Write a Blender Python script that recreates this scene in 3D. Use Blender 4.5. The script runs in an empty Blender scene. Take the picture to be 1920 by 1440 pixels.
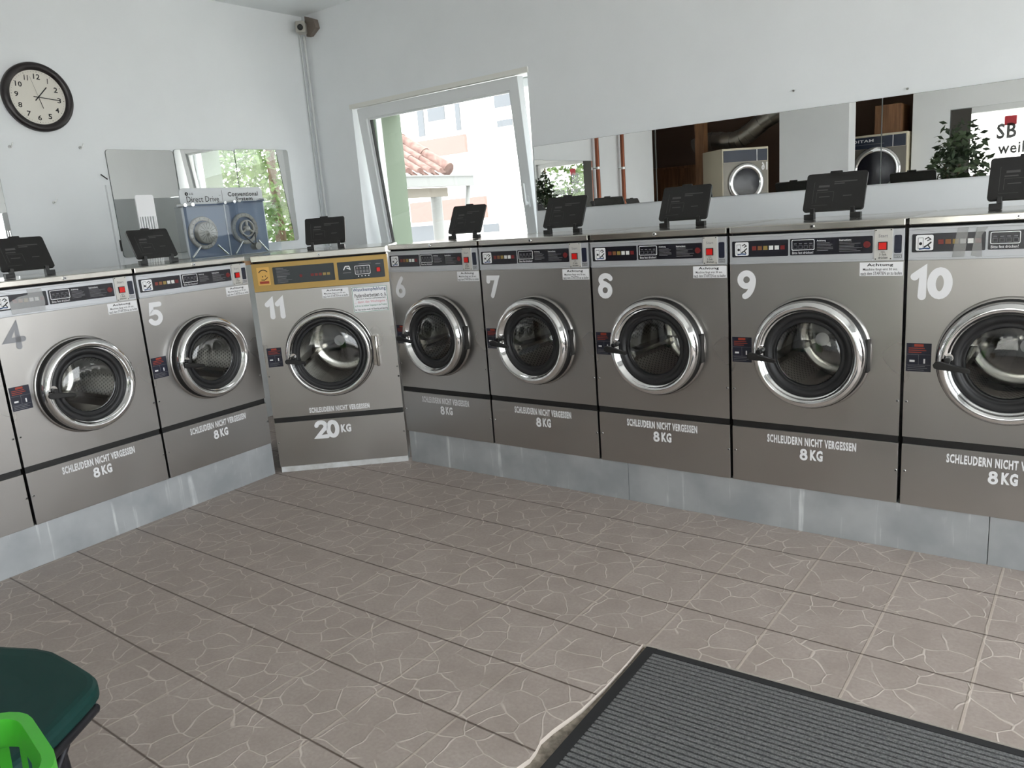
import bpy, bmesh, math, random
from mathutils import Matrix, Vector
PI = math.pi
sc = bpy.context.scene
COL = sc.collection
R_ = random.Random(7)

# ---------------------------------------------------------------- camera, world, sun, exposure
FPX = 1449.19
cd = bpy.data.cameras.new('camera'); cam = bpy.data.objects.new('camera', cd); COL.objects.link(cam)
cd.sensor_width = 36.0; cd.lens = FPX / 1920 * 36.0; cd.clip_start = 0.02; cd.clip_end = 200
cam.matrix_world = Matrix(((0.79759, -0.07044, 0.59908, 3.350),
                           (0.59853, 0.21576, -0.77150, -3.223),
                           (-0.07491, 0.97390, 0.21425, 1.448),
                           (0, 0, 0, 1)))
sc.camera = cam
sc.view_settings.view_transform = 'Standard'
sc.view_settings.look = 'None'
sc.view_settings.gamma = 1.0
sc.view_settings.use_curve_mapping = False
sc.view_settings.exposure = 1.23
sc.cycles.use_denoising = True
sc.cycles.max_bounces = 14
sc.cycles.diffuse_bounces = 8
sc.cycles.glossy_bounces = 8
sc.cycles.transparent_max_bounces = 16
sc.cycles.sample_clamp_indirect = 8.0
sc.cycles.caustics_reflective = True
sc.cycles.blur_glossy = 1.0

w = bpy.data.worlds.new('overcast_sky'); sc.world = w; w.use_nodes = True
bg = w.node_tree.nodes['Background']
bg.inputs['Color'].default_value = (0.93, 0.965, 1.0, 1); bg.inputs['Strength'].default_value = 3.3
sd = bpy.data.lights.new('sun', 'SUN'); sd.energy = 4.0; sd.angle = 0.3; sd.color = (1, 0.99, 0.97)
so = bpy.data.objects.new('sun', sd); COL.objects.link(so)
so.rotation_euler = Vector((-0.30, 0.22, -1.0)).to_track_quat('-Z', 'Y').to_euler()
def portal(name, loc, direction, sx, sy):
    l = bpy.data.lights.new(name, 'AREA'); l.shape = 'RECTANGLE'; l.size = sx; l.size_y = sy
    l.cycles.is_portal = True
    o = bpy.data.objects.new(name, l); COL.objects.link(o); o.location = loc
    o.rotation_euler = Vector(direction).to_track_quat('-Z', 'Y').to_euler()
portal('daylight_portal_north', (-0.62, 1.75, 1.8), (0, -1, 0), 1.8, 1.3)
portal('daylight_portal_east', (5.76, -2.9, 1.4), (-1, 0, 0), 7.7, 2.2)
portal('daylight_portal_south', (2.44, -7.35, 1.4), (0, 1, 0), 2.0, 2.1)

# ---------------------------------------------------------------- materials
def S(r, g, b):
    f = lambda c: (c / 255 / 12.92) if c / 255 <= 0.04045 else ((c / 255 + 0.055) / 1.055) ** 2.4
    return (f(r), f(g), f(b), 1)
MAT = {}
def mat(name, col, rough=0.5, metal=0.0, spec=0.5, coat=0.0):
    m = bpy.data.materials.new(name); m.use_nodes = True; MAT[name] = m
    p = m.node_tree.nodes['Principled BSDF']
    p.inputs['Base Color'].default_value = col; p.inputs['Roughness'].default_value = rough
    p.inputs['Metallic'].default_value = metal; p.inputs['Specular IOR Level'].default_value = spec
    p.inputs['Coat Weight'].default_value = coat
    return m
class NT:
    def __init__(s, m): s.t = m.node_tree; s.p = s.t.nodes.get('Principled BSDF')
    def n(s, typ, **k):
        x = s.t.nodes.new(typ)
        for a, b in k.items(): setattr(x, a, b)
        return x
    def l(s, a, b): s.t.links.new(a, b)
    def coord(s, kind='Object'): return s.n('ShaderNodeTexCoord').outputs[kind]
    def mapping(s, vec, scale=(1, 1, 1), loc=(0, 0, 0)):
        x = s.n('ShaderNodeMapping'); x.inputs['Scale'].default_value = scale; x.inputs['Location'].default_value = loc
        s.l(vec, x.inputs['Vector']); return x.outputs['Vector']
    def noise(s, vec, scale, detail=3, rough=0.5):
        x = s.n('ShaderNodeTexNoise'); x.inputs['Scale'].default_value = scale; x.inputs['Detail'].default_value = detail
        x.inputs['Roughness'].default_value = rough; s.l(vec, x.inputs['Vector']); return x.outputs['Fac']
    def math(s, op, a, b=None, clamp=False):
        x = s.n('ShaderNodeMath', operation=op, use_clamp=clamp)
        for i, q in enumerate((a, b)):
            if q is None: continue
            if isinstance(q, (int, float)): x.inputs[i].default_value = q
            else: s.l(q, x.inputs[i])
        return x.outputs[0]
    def ramp(s, fac, a, b, lo=0.0, hi=1.0):
        x = s.n('ShaderNodeMapRange'); x.inputs['From Min'].default_value = a; x.inputs['From Max'].default_value = b
        x.inputs['To Min'].default_value = lo; x.inputs['To Max'].default_value = hi
        s.l(fac, x.inputs['Value']); return x.outputs['Result']
    def mix(s, fac, a, b):
        x = s.n('ShaderNodeMix', data_type='RGBA')
        if isinstance(fac, (int, float)): x.inputs[0].default_value = fac
        else: s.l(fac, x.inputs[0])
        for i, q in ((6, a), (7, b)):
            if isinstance(q, tuple): x.inputs[i].default_value = q
            else: s.l(q, x.inputs[i])
        return x.outputs[2]
    def bump(s, h, strength, dist=0.01):
        x = s.n('ShaderNodeBump'); x.inputs['Strength'].default_value = strength; x.inputs['Distance'].default_value = dist
        s.l(h, x.inputs['Height']); s.l(x.outputs['Normal'], s.p.inputs['Normal'])

def steel(name, col, rough, wob=0.05):
    m = mat(name, col, rough, 1.0); t = NT(m); c = t.coord()
    sm = t.noise(t.mapping(c, (1, 1, .6)), 3.2, 2)
    r = t.ramp(sm, .3, .7, rough - .04, rough + .05)
    t.l(r, t.p.inputs['Roughness'])
    big = t.noise(t.mapping(c, (1, 1, .35)), 4.5, 1)
    t.bump(big, wob, .05)
    return m
steel('brushed_steel', (0.46, 0.445, 0.43, 1), 0.30, 0.03)
steel('lid_steel', (0.56, 0.54, 0.50, 1), 0.16, 0.03)
mat('chrome', (0.80, 0.80, 0.80, 1), 0.05, 1.0)
mat('screw_steel', (0.5, 0.5, 0.49, 1), 0.3, 1.0)
mat('aluminium_panel', S(196, 198, 202), 0.42, 0.55)
mat('start_plate', S(205, 203, 198), 0.45, 0.3)
mat('display_navy', S(20, 19, 30), 0.22, 0, .5)
mat('coin_slot_navy', S(22, 27, 48), 0.3)
mat('lock_label_navy', S(24, 27, 46), 0.35)
mat('black_plastic', S(22, 21, 21), 0.42)
mat('black_strip', S(18, 17, 17), 0.5)
mat('rubber', S(26, 26, 28), 0.5)
mat('flap_print', S(78, 76, 76), 0.6)
mat('white_sticker', S(236, 236, 238), 0.5)
mat('white_vinyl', S(232, 232, 234), 0.5)
mat('worn_vinyl', S(148, 149, 153), 0.5)
mat('ink_black', S(18, 18, 20), 0.6)
mat('ink_grey', S(120, 120, 124), 0.6)
mat('ink_blue', S(30, 70, 120), 0.6)
mat('ink_green', S(60, 130, 100), 0.6)
mat('ink_pink', S(214, 150, 158), 0.6)
mat('button_red', S(214, 24, 20), 0.25)
mat('button_darkred', S(112, 26, 28), 0.4)
mat('lamp_red', S(120, 46, 40), 0.4)
mat('lamp_orange', S(128, 82, 48), 0.4)
mat('lamp_yellow', S(150, 128, 70), 0.4)
mat('lamp_white', S(225, 225, 222), 0.4)
mat('gold_panel', S(178, 146, 84), 0.42, 0.35)
mat('gold_sticker', S(214, 168, 88), 0.5)
mat('slate_display', S(44, 50, 54), 0.3)
mat('label_red', S(160, 60, 40), 0.5)
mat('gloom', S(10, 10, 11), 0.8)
mat('mirror', (0.86, 0.865, 0.85, 1), 0.0, 1.0)
mat('mirror_edge', S(70, 80, 76), 0.3)
mat('clock_black', S(34, 28, 29), 0.35)
mat('clock_dial', S(222, 218, 208), 0.6)
mat('upvc_white', S(226, 229, 230), 0.35)
mat('plaster_edge', S(226, 226, 220), 0.7)
mat('cable_white', S(205, 208, 208), 0.5)
mat('camera_plastic', S(170, 168, 160), 0.5)
mat('bare_mortar', S(120, 110, 102), 0.9)
mat('copper', S(128, 76, 56), 0.4, 0.8)
mat('dark_metal', S(46, 46, 50), 0.4, 0.6)
mat('lime_plastic', S(66, 172, 46), 0.35)
mat('board_wood', S(176, 140, 104), 0.6)
mat('board_grey', S(150, 152, 146), 0.5)
mat('slate_blue_card', S(104, 118, 140), 0.5)
mat('header_grey', S(206, 209, 212), 0.45)
mat('motor_grey', S(158, 156, 150), 0.4, 0.3)
mat('motor_dark', S(60, 60, 60), 0.4)
mat('dryer_enamel', S(214, 206, 184), 0.45)
mat('dryer_front', S(128, 124, 116), 0.45, 0.3)
mat('dryer_panel', S(26, 38, 60), 0.4)
mat('duct_foil', S(150, 146, 138), 0.3, 0.9)
mat('niche_wall', S(112, 92, 78), 0.85)
mat('red_sign', S(214, 40, 60), 0.5)
mat('window_letter_grey', S(96, 96, 96), 0.6)
mat('trunk_bark', S(90, 74, 58), 0.9)
mat('pot_clay', S(120, 90, 70), 0.7)
mat('facade_white', S(244, 242, 236), 0.8)
mat('facade_pink', S(126, 100, 94), 0.8)
mat('facade_window', S(84, 88, 92), 0.5)
mat('reveal_green', S(108, 120, 104), 0.8)
mat('gutter_grey', S(112, 114, 112), 0.6)
mat('beam_wood', S(116, 111, 102), 0.7)
mat('asphalt', S(186, 183, 178), 0.9)
mat('blind_dark', S(64, 62, 58), 0.6)

def variegate(name, a, b, scale, rough=None, bump=0.0, kind='Object', stretch=(1, 1, 1)):
    t = NT(MAT[name]); n = t.noise(t.mapping(t.coord(kind), stretch), scale, 5, .6)
    t.l(t.mix(t.ramp(n, .35, .65), a, b), t.p.inputs['Base Color'])
    if bump: t.bump(n, bump, .004)
mat('wall_paint', S(214, 216, 214), 0.75, 0, .3); variegate('wall_paint', S(230, 233, 235), S(234, 237, 239), 1.7, bump=.08)
mat('ceiling_paint', S(218, 219, 216), 0.8, 0, .3); variegate('ceiling_paint', S(234, 237, 238), S(238, 241, 242), 1.5)
mat('roof_clay', S(186, 146, 126), 0.85); variegate('roof_clay', S(88, 62, 55), S(116, 94, 86), 14, bump=.2)
mat('oak_brown', S(120, 84, 56), 0.6); variegate('oak_brown', S(104, 70, 44), S(136, 98, 66), 3, stretch=(8, 8, .6))
mat('white_concrete', S(205, 206, 206), 0.8); variegate('white_concrete', S(186, 186, 184), S(214, 216, 218), 9, bump=.15)
mat('concrete', S(128, 118, 106), 0.9); variegate('concrete', S(106, 98, 88), S(150, 141, 130), 40, bump=.5)
mat('tile_break', S(196, 186, 176), 0.8)
mat('seat_green', S(14, 54, 50), 0.6, 0, .25); t = NT(MAT['seat_green']); t.bump(t.noise(t.mapping(t.coord(), (1, 1, 1)), 900, 1), .06, .002)

# perforated drum: holes laid out around the drum axis (object origin on the axis)
m = mat('drum_steel', (0.46, 0.45, 0.43, 1), 0.33, 1.0); t = NT(m); sp = t.n('ShaderNodeSeparateXYZ'); t.l(t.coord(), sp.inputs[0])
ang = t.math('ARCTAN2', sp.outputs['Z'], sp.outputs['X'])
u = t.math('MULTIPLY', ang, 66 / (2 * PI)); v = t.math('MULTIPLY', sp.outputs['Y'], 52)
row = t.math('MULTIPLY', t.math('FLOOR', v), .5)
fu = t.math('SUBTRACT', t.math('FRACT', t.math('ADD', u, row)), .5); fv = t.math('SUBTRACT', t.math('FRACT', v), .5)
d2 = t.math('SQRT', t.math('ADD', t.math('MULTIPLY', fu, fu), t.math('MULTIPLY', fv, fv)))
hole = t.math('LESS_THAN', d2, .27)
band = t.math('GREATER_THAN', t.math('FRACT', t.math('MULTIPLY', ang, 6 / (2 * PI))), .28)
hole = t.math('MULTIPLY', hole, band)
t.l(t.mix(hole, (0.46, 0.45, 0.43, 1), (0.012, 0.012, 0.012, 1)), t.p.inputs['Base Color'])
t.l(t.math('SUBTRACT', 1.0, hole), t.p.inputs['Metallic'])

# thin clear sheets: window panes, door glasses, acrylic
def thin_glass(name, tint, rough=0.0, ior=1.45, extra=0.0):
    m = bpy.data.materials.new(name); m.use_nodes = True; MAT[name] = m; tr = m.node_tree
    tr.nodes.remove(tr.nodes['Principled BSDF']); out = tr.nodes['Material Output']
    a = tr.nodes.new('ShaderNodeBsdfTransparent'); a.inputs['Color'].default_value = tint
    g = tr.nodes.new('ShaderNodeBsdfGlossy'); g.inputs['Roughness'].default_value = rough
    f0 = ((ior - 1) / (ior + 1)) ** 2        # Schlick reflectance, the same from both faces of the sheet
    lw = tr.nodes.new('ShaderNodeLayerWeight'); lw.inputs['Blend'].default_value = .5
    pw = tr.nodes.new('ShaderNodeMath'); pw.operation = 'POWER'; pw.inputs[1].default_value = 5; tr.links.new(lw.outputs['Facing'], pw.inputs[0])
    f = tr.nodes.new('ShaderNodeMath'); f.operation = 'MULTIPLY_ADD'; f.inputs[1].default_value = 1 - f0; f.inputs[2].default_value = f0; tr.links.new(pw.outputs[0], f.inputs[0])
    ad = tr.nodes.new('ShaderNodeMath'); ad.operation = 'ADD'; ad.inputs[1].default_value = extra; ad.use_clamp = True
    tr.links.new(f.outputs[0], ad.inputs[0])
    mx = tr.nodes.new('ShaderNodeMixShader'); tr.links.new(ad.outputs[0], mx.inputs[0])
    tr.links.new(a.outputs[0], mx.inputs[1]); tr.links.new(g.outputs[0], mx.inputs[2]); tr.links.new(mx.outputs[0], out.inputs[0])
thin_glass('window_glass', (0.95, 0.955, 0.95, 1))
thin_glass('door_glass', (0.84, 0.85, 0.84, 1), 0.02, 1.6, 0.03)
thin_glass('acrylic', (0.95, 0.96, 0.97, 1), 0.03, 1.3, 0.0)
thin_glass('translucent_disc', (0.75, 0.76, 0.74, 1), 0.6, 1.5, 0.22)
thin_glass('clear_tape', (0.85, 0.85, 0.85, 1), 0.35, 1.5, 0.14)

# galvanised plinth with dried drips
m = mat('galvanised', S(160, 166, 172), 0.45, 0.75); t = NT(m); c = t.coord()
drip = t.noise(t.mapping(c, (26, 26, 1.3)), 1.0, 4, .65)
mott = t.noise(c, 5, 4)
base = t.mix(t.ramp(mott, .35, .65), S(172, 177, 181), S(192, 196, 199))
dm = t.math('MULTIPLY', t.ramp(drip, .58, .66), t.ramp(mott, .45, .6), clamp=True)
t.l(t.mix(dm, base, S(214, 217, 218)), t.p.inputs['Base Color'])
t.l(t.ramp(dm, 0, 1, .5, .2), t.p.inputs['Metallic']); t.l(t.ramp(dm, 0, 1, .42, .7), t.p.inputs['Roughness'])

# floor tiles with raised crazy-paving veins
m = mat('floor_tile', S(140, 126, 116), 0.5, 0, .4); t = NT(m); c = t.coord()
TILE = 0.3048
sp = t.n('ShaderNodeSeparateXYZ'); t.l(c, sp.inputs[0])
wob = t.math('MULTIPLY', t.math('SUBTRACT', t.noise(c, 25, 2), .5), .006)
gx = t.math('FRACT', t.math('ADD', t.math('DIVIDE', t.math('SUBTRACT', sp.outputs['X'], 2.215), TILE), 40))
gy = t.math('FRACT', t.math('ADD', t.math('DIVIDE', t.math('ADD', sp.outputs['Y'], 2.062), TILE), 40))
def near(g, half):   # 1 on the joint line, soft edge
    dd = t.math('SUBTRACT', .5, t.math('ABSOLUTE', t.math('SUBTRACT', g, .5)))
    return t.ramp(t.math('ADD', dd, wob), half, half + .008, 1, 0)
jx = near(gx, .010); jy = near(gy, .006); jyc = near(gy, .010)
ns = t.n('ShaderNodeTexNoise'); ns.inputs['Scale'].default_value = 9; ns.inputs['Detail'].default_value = 1; t.l(c, ns.inputs['Vector'])
vm = t.n('ShaderNodeVectorMath', operation='MULTIPLY_ADD'); t.l(ns.outputs['Color'], vm.inputs[0])
vm.inputs[1].default_value = (.07, .07, 0); t.l(c, vm.inputs[2])
vo = t.n('ShaderNodeTexVoronoi', feature='DISTANCE_TO_EDGE', voronoi_dimensions='2D'); vo.inputs['Scale'].default_value = 9.5
t.l(vm.outputs[0], vo.inputs['Vector'])
vein = t.ramp(vo.outputs['Distance'], .012, .036, 1, 0)
vein = t.math('MULTIPLY', vein, t.ramp(t.noise(c, 8, 1), .38, .50, .06, 1))
mot = t.noise(c, 6, 6, .65); fine = t.noise(c, 90, 3)
base = t.mix(t.ramp(mot, .3, .7), S(153, 141, 134), S(172, 161, 154))
base = t.mix(t.ramp(fine, .35, .7, 0, .35), base, S(136, 124, 116))
base = t.mix(t.math('MULTIPLY', vein, .6), base, S(208, 197, 188))
base = t.mix(t.math('MULTIPLY', jx, .65), base, S(184, 172, 160))
base = t.mix(t.math('MULTIPLY', jy, .85), base, S(74, 60, 52))
t.l(base, t.p.inputs['Base Color'])
hh = t.math('ADD', t.math('MULTIPLY', vein, .5), t.math('ADD', t.math('MULTIPLY', fine, .25), t.math('SUBTRACT', t.math('MULTIPLY', jx, .45), jyc)))
t.bump(hh, .55, .004); t.l(t.ramp(mot, .3, .7, .42, .6), t.p.inputs['Roughness'])

# ribbed entrance matting (ribs are geometry; this is the carpet on them)
m = mat('mat_carpet', S(84, 86, 84), 0.95, 0, .1); t = NT(m); n = t.noise(t.coord(), 420, 2); n2 = t.noise(t.coord(), 160, 2)
cl = t.mix(t.ramp(n2, .35, .7), S(92, 93, 94), S(124, 124, 124)); t.l(t.mix(t.ramp(n, .62, .72, 0, .6), cl, S(170, 170, 160)), t.p.inputs['Base Color']); t.bump(n, .7, .004)
mat('mat_rubber', S(30, 30, 32), 0.7)

# foliage
def leafmat(name, a, b):
    m = mat(name, a, .55, 0, .3); t = NT(m); oi = t.noise(t.coord(), 3.0, 2)
    t.l(t.mix(t.ramp(oi, .35, .65), a, b), t.p.inputs['Base Color'])
    t.p.inputs['Transmission Weight'].default_value = 0.0
    t.p.inputs['Subsurface Weight'].default_value = 0.0
leafmat('leaf_bright', S(62, 88, 36), S(96, 118, 62)); leafmat('leaf_dark', S(38, 52, 36), S(70, 86, 60))

# ---------------------------------------------------------------- mesh builder
def text_geo(s, bold=0.0, _c={}):
    k = (s, bold)
    if k in _c: return _c[k]
    cu = bpy.data.curves.new('t', 'FONT'); cu.body = s; cu.size = 1; cu.resolution_u = 2; cu.offset = bold; cu.fill_mode = 'FRONT'; cu.space_character = 1.0 + bold * 3.5
    o = bpy.data.objects.new('t', cu); COL.objects.link(o)
    dg = bpy.context.evaluated_depsgraph_get(); me = o.evaluated_get(dg).to_mesh()
    vs = [(p.co.x, p.co.y) for p in me.vertices]; fs = [tuple(p.vertices) for p in me.polygons]
    o.evaluated_get(dg).to_mesh_clear(); bpy.data.objects.remove(o); bpy.data.curves.remove(cu)
    x0 = min(p[0] for p in vs); x1 = max(p[0] for p in vs); y0 = min(p[1] for p in vs); y1 = max(p[1] for p in vs)
    _c[k] = ([((x - x0) / (x1 - x0), (y - y0) / (y1 - y0)) for x, y in vs], fs, (x1 - x0) / (y1 - y0)); return _c[k]

class MB:
    def __init__(s): s.v = []; s.f = []; s.m = []; s.s = []
    def add(s, vs, fs, m=0, smooth=False):
        b = len(s.v); s.v += [tuple(p) for p in vs]
        for f in fs: s.f.append(tuple(b + i for i in f)); s.m.append(m); s.s.append(smooth)
        return s
    def box(s, x0, x1, y0, y1, z0, z1, m=0, skip=()):
        vs = [(x, y, z) for x in (x0, x1) for y in (y0, y1) for z in (z0, z1)]
        fs = {'x0': (0, 1, 3, 2), 'x1': (4, 6, 7, 5), 'y0': (0, 4, 5, 1), 'y1': (2, 3, 7, 6), 'z0': (0, 2, 6, 4), 'z1': (1, 5, 7, 3)}
        return s.add(vs, [f for k, f in fs.items() if k not in skip], m)
    def quad(s, x0, x1, z0, z1, y, m=0): return s.add([(x0, y, z0), (x1, y, z0), (x1, y, z1), (x0, y, z1)], [(0, 1, 2, 3)], m)
    def frame(s, p0, p1):
        d = (Vector(p1) - Vector(p0)).normalized(); a = d.orthogonal().normalized(); return d, a, d.cross(a)
    def cyl(s, p0, p1, r, n=16, r2=None, m=0, caps=True, smooth=True):
        r2 = r if r2 is None else r2; d, a, b = s.frame(p0, p1); p0 = Vector(p0); p1 = Vector(p1)
        vs = [p0 + (a * math.cos(2 * PI * i / n) + b * math.sin(2 * PI * i / n)) * r for i in range(n)]
        vs += [p1 + (a * math.cos(2 * PI * i / n) + b * math.sin(2 * PI * i / n)) * r2 for i in range(n)]
        s.add(vs, [(i, (i + 1) % n, n + (i + 1) % n, n + i) for i in range(n)], m, smooth)
        if caps: s.add(vs[:n], [tuple(range(n - 1, -1, -1))], m); s.add(vs[n:], [tuple(range(n))], m)
        return s
    def tube(s, pts, r, n=10, m=0):
        for a, b in zip(pts, pts[1:]): s.cyl(a, b, r, n, m=m)
        return s
    def lathe(s, c, prof, n=64, m=0, smooth=True, ez=1.0):   # around the y axis through c = (x, z)
        k = len(prof); vs = []
        for i in range(n):
            a = 2 * PI * i / n
            for r, y in prof: vs.append((c[0] + r * math.cos(a), y, c[1] + r * math.sin(a) * ez))
        fs = [(i * k + j, i * k + j + 1, ((i + 1) % n) * k + j + 1, ((i + 1) % n) * k + j) for i in range(n) for j in range(k - 1)]
        return s.add(vs, fs, m, smooth)
    def zlathe(s, c, prof, n=24, m=0, smooth=True):           # around a vertical axis through c = (x, y)
        k = len(prof); vs = []
        for i in range(n):
            a = 2 * PI * i / n
            for r, z in prof: vs.append((c[0] + r * math.cos(a), c[1] + r * math.sin(a), z))
        fs = [(i * k + j, ((i + 1) % n) * k + j, ((i + 1) % n) * k + j + 1, i * k + j + 1) for i in range(n) for j in range(k - 1)]
        return s.add(vs, fs, m, smooth)
    def disc(s, c, r, y, n=32, m=0): return s.add([(c[0] + r * math.cos(2 * PI * i / n), y, c[1] + r * math.sin(2 * PI * i / n)) for i in range(n)], [tuple(range(n))], m)
    def prism(s, poly, y0, y1, m=0):                           # polygon in x,z swept along y
        n = len(poly); vs = [(x, y0, z) for x, z in poly] + [(x, y1, z) for x, z in poly]
        return s.add(vs, [tuple(range(n)), tuple(range(2 * n - 1, n - 1, -1))] + [(i, n + i, n + (i + 1) % n, (i + 1) % n) for i in range(n)], m)
    def zprism(s, poly, z0, z1, m=0):
        n = len(poly); vs = [(x, y, z0) for x, y in poly] + [(x, y, z1) for x, y in poly]
        return s.add(vs, [tuple(range(n - 1, -1, -1)), tuple(range(n, 2 * n))] + [(i, (i + 1) % n, n + (i + 1) % n, n + i) for i in range(n)], m)
    def text(s, txt, x0, x1, z0, z1, y, m=0, bold=0.0, shear=0.0, keep=None):
        vs, fs, asp = text_geo(txt, bold)
        if keep == 'c': cx = (x0 + x1) / 2; hw = asp * (z1 - z0) / 2; x0, x1 = cx - hw, cx + hw
        if keep == 'l': x1 = x0 + asp * (z1 - z0)
        return s.add([(x0 + (x1 - x0) * a + shear * b, y, z0 + (z1 - z0) * b) for a, b in vs], fs, m)
    def stroke(s, pts, wd, y, m=0):                            # a flat ribbon with mitred joints and round ends
        P_ = [Vector((p[0], p[1])) for p in pts]
        P_ = [p for i, p in enumerate(P_) if i == 0 or (p - P_[i - 1]).length > 1e-6]
        closed = len(P_) > 3 and (P_[0] - P_[-1]).length < 1e-5
        if closed: P_ = P_[:-1]
        n = len(P_); L_ = []; Rr = []; h = wd / 2
        for i, p in enumerate(P_):
            a = (p - P_[i - 1]).normalized() if (i > 0 or closed) else None
            c = (P_[(i + 1) % n] - p).normalized() if (i < n - 1 or closed) else None
            a = a or c; c = c or a
            na, nc = Vector((-a.y, a.x)), Vector((-c.y, c.x)); m_ = (na + nc)
            m_ = m_.normalized() if m_.length > 1e-3 else na
            k = min(1 / max(m_.dot(na), .4), 2.0); L_.append(p + m_ * h * k); Rr.append(p - m_ * h * k)
        vs = [(q.x, y, q.y) for q in L_ + Rr]; e = n if closed else n - 1
        s.add(vs, [(i, n + i, n + (i + 1) % n, (i + 1) % n) for i in range(e)], m)
        if not closed:
            for p, d in ((P_[0], P_[0] - P_[1]), (P_[-1], P_[-1] - P_[-2])):
                a0 = math.atan2(d.y, d.x); fan = [(p.x + h * math.cos(a0 - PI / 2 + PI * j / 8), y, p.y + h * math.sin(a0 - PI / 2 + PI * j / 8)) for j in range(9)]
                s.add(fan, [tuple(range(9))], m)
        return s
    def rrect(s, x0, x1, z0, z1, y0, y1, r, m=0): return s.prism(rr(x0, x1, z0, z1, r), y0, y1, m)
    def build(s, name, mats, parent=None, bevel=0.0, loc=None, kind=None):
        me = bpy.data.meshes.new(name); me.from_pydata(s.v, [], s.f)
        for q in ([mats] if isinstance(mats, str) else mats): me.materials.append(MAT[q])
        for p, mi, sm in zip(me.polygons, s.m, s.s): p.material_index = mi; p.use_smooth = sm
        if bevel:
            bm = bmesh.new(); bm.from_mesh(me); bmesh.ops.remove_doubles(bm, verts=bm.verts, dist=1e-6)
            bmesh.ops.recalc_face_normals(bm, faces=bm.faces)
            es = [e for e in bm.edges if len(e.link_faces) == 2 and e.calc_face_angle(0) > .6]
            bmesh.ops.bevel(bm, geom=es, offset=bevel, segments=2, profile=.5, affect='EDGES', clamp_overlap=True)
            bm.to_mesh(me); bm.free()
        me.update()
        o = bpy.data.objects.new(name, me); COL.objects.link(o)
        if parent: o.parent = parent
        if loc: o.location = loc
        if kind: o['kind'] = kind
        return o
def rr(x0, x1, z0, z1, r, n=4):
    out = []
    for cx, cz, a0 in ((x1 - r, z1 - r, 0), (x0 + r, z1 - r, 90), (x0 + r, z0 + r, 180), (x1 - r, z0 + r, 270)):
        for i in range(n + 1):
            a = math.radians(a0 + 90 * i / n); out.append((cx + r * math.cos(a), cz + r * math.sin(a)))
    return out
def arc(cx, cz, rx, rz, a0, a1, n=14): return [(cx + rx * math.cos(math.radians(a0 + (a1 - a0) * i / n)), cz + rz * math.sin(math.radians(a0 + (a1 - a0) * i / n))) for i in range(n + 1)]
def tag(o, label, cat, group=None, kind=None):
    o['label'] = label; o['category'] = cat
    if group: o['group'] = group
    if kind: o['kind'] = kind
    return o
def thing(name, label, cat, loc=(0, 0, 0), rz=0.0, group=None):
    o = bpy.data.objects.new(name, None); COL.objects.link(o); o.location = loc; o.rotation_euler = (0, 0, rz); o.empty_display_size = .1
    return tag(o, label, cat, group)
def copy_tree(o, parent=None, skip=()):
    c = o.copy(); COL.objects.link(c); c.parent = parent
    for ch in o.children:
        if ch.name.split('.')[0] not in skip: copy_tree(ch, c)
    return c

# ---------------------------------------------------------------- layout
W = 0.69
YN = 1.2; CEIL = 3.12
LA = 1.628815; LO = Vector((-0.616, -0.536, 0)); LAV = Vector((math.cos(LA), math.sin(LA), 0)); LNV = Vector((math.sin(LA), -math.cos(LA), 0)); DEP = 1.2238
def LP(s, dep, z): return LO + LAV * s - LNV * dep + Vector((0, 0, z))
YS = -7.0; XE = 5.5

# ---------------------------------------------------------------- the room
# floor with the recess for the entrance mat
MROT = math.radians(2.2); MO = Vector((2.215, -1.135, 0))
def MP(a, b): return (MO.x + a * math.cos(MROT) + b * math.sin(MROT), MO.y + a * math.sin(MROT) - b * math.cos(MROT))
hole = [MP(-.016, -.004), MP(1.45, -.004), MP(1.45, 1.16), MP(-.016, 1.16)]
bite = [MP(-.018, .82), MP(-.050, .78), MP(-.052, .70), MP(-.041, .655), MP(-.044, .62), MP(-.055, .575), MP(-.049, .52), MP(-.036, .46), MP(-.024, .40), MP(-.020, .345), MP(-.014, .27), MP(-.012, .12)]
hole = hole + bite
outer = [(-4.0, -8.6), (5.85, -8.6), (5.85, 1.75), (-4.0, 1.75)]
bm = bmesh.new()
def loop(pts):
    vs = [bm.verts.new((x, y, 0)) for x, y in pts]; return [bm.edges.new((vs[i], vs[(i + 1) % len(vs)])) for i in range(len(vs))]
es = loop(outer) + loop(hole)
bmesh.ops.triangle_fill(bm, edges=es, use_beauty=True)
bmesh.ops.recalc_face_normals(bm, faces=bm.faces)
for f in bm.faces:
    if f.normal.z < 0: f.normal_flip()
n0 = len(hole); hv = [bm.verts.new((x, y, 0)) for x, y in hole]; hb = [bm.verts.new((x, y, -.016)) for x, y in hole]
for i in range(n0):
    f = bm.faces.new((hv[i], hb[i], hb[(i + 1) % n0], hv[(i + 1) % n0])); f.material_index = 1
me = bpy.data.meshes.new('floor'); bm.to_mesh(me); bm.free(); me.materials.append(MAT['floor_tile']); me.materials.append(MAT['tile_break'])
fl = bpy.data.objects.new('floor', me); COL.objects.link(fl); fl['kind'] = 'structure'
b = MB(); b.zprism([MP(-.07, -.03), MP(1.5, -.03), MP(1.5, 1.2), MP(-.07, 1.2)], -.05, -.0155)
b.build('trim_1', 'concrete', kind='structure')

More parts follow.
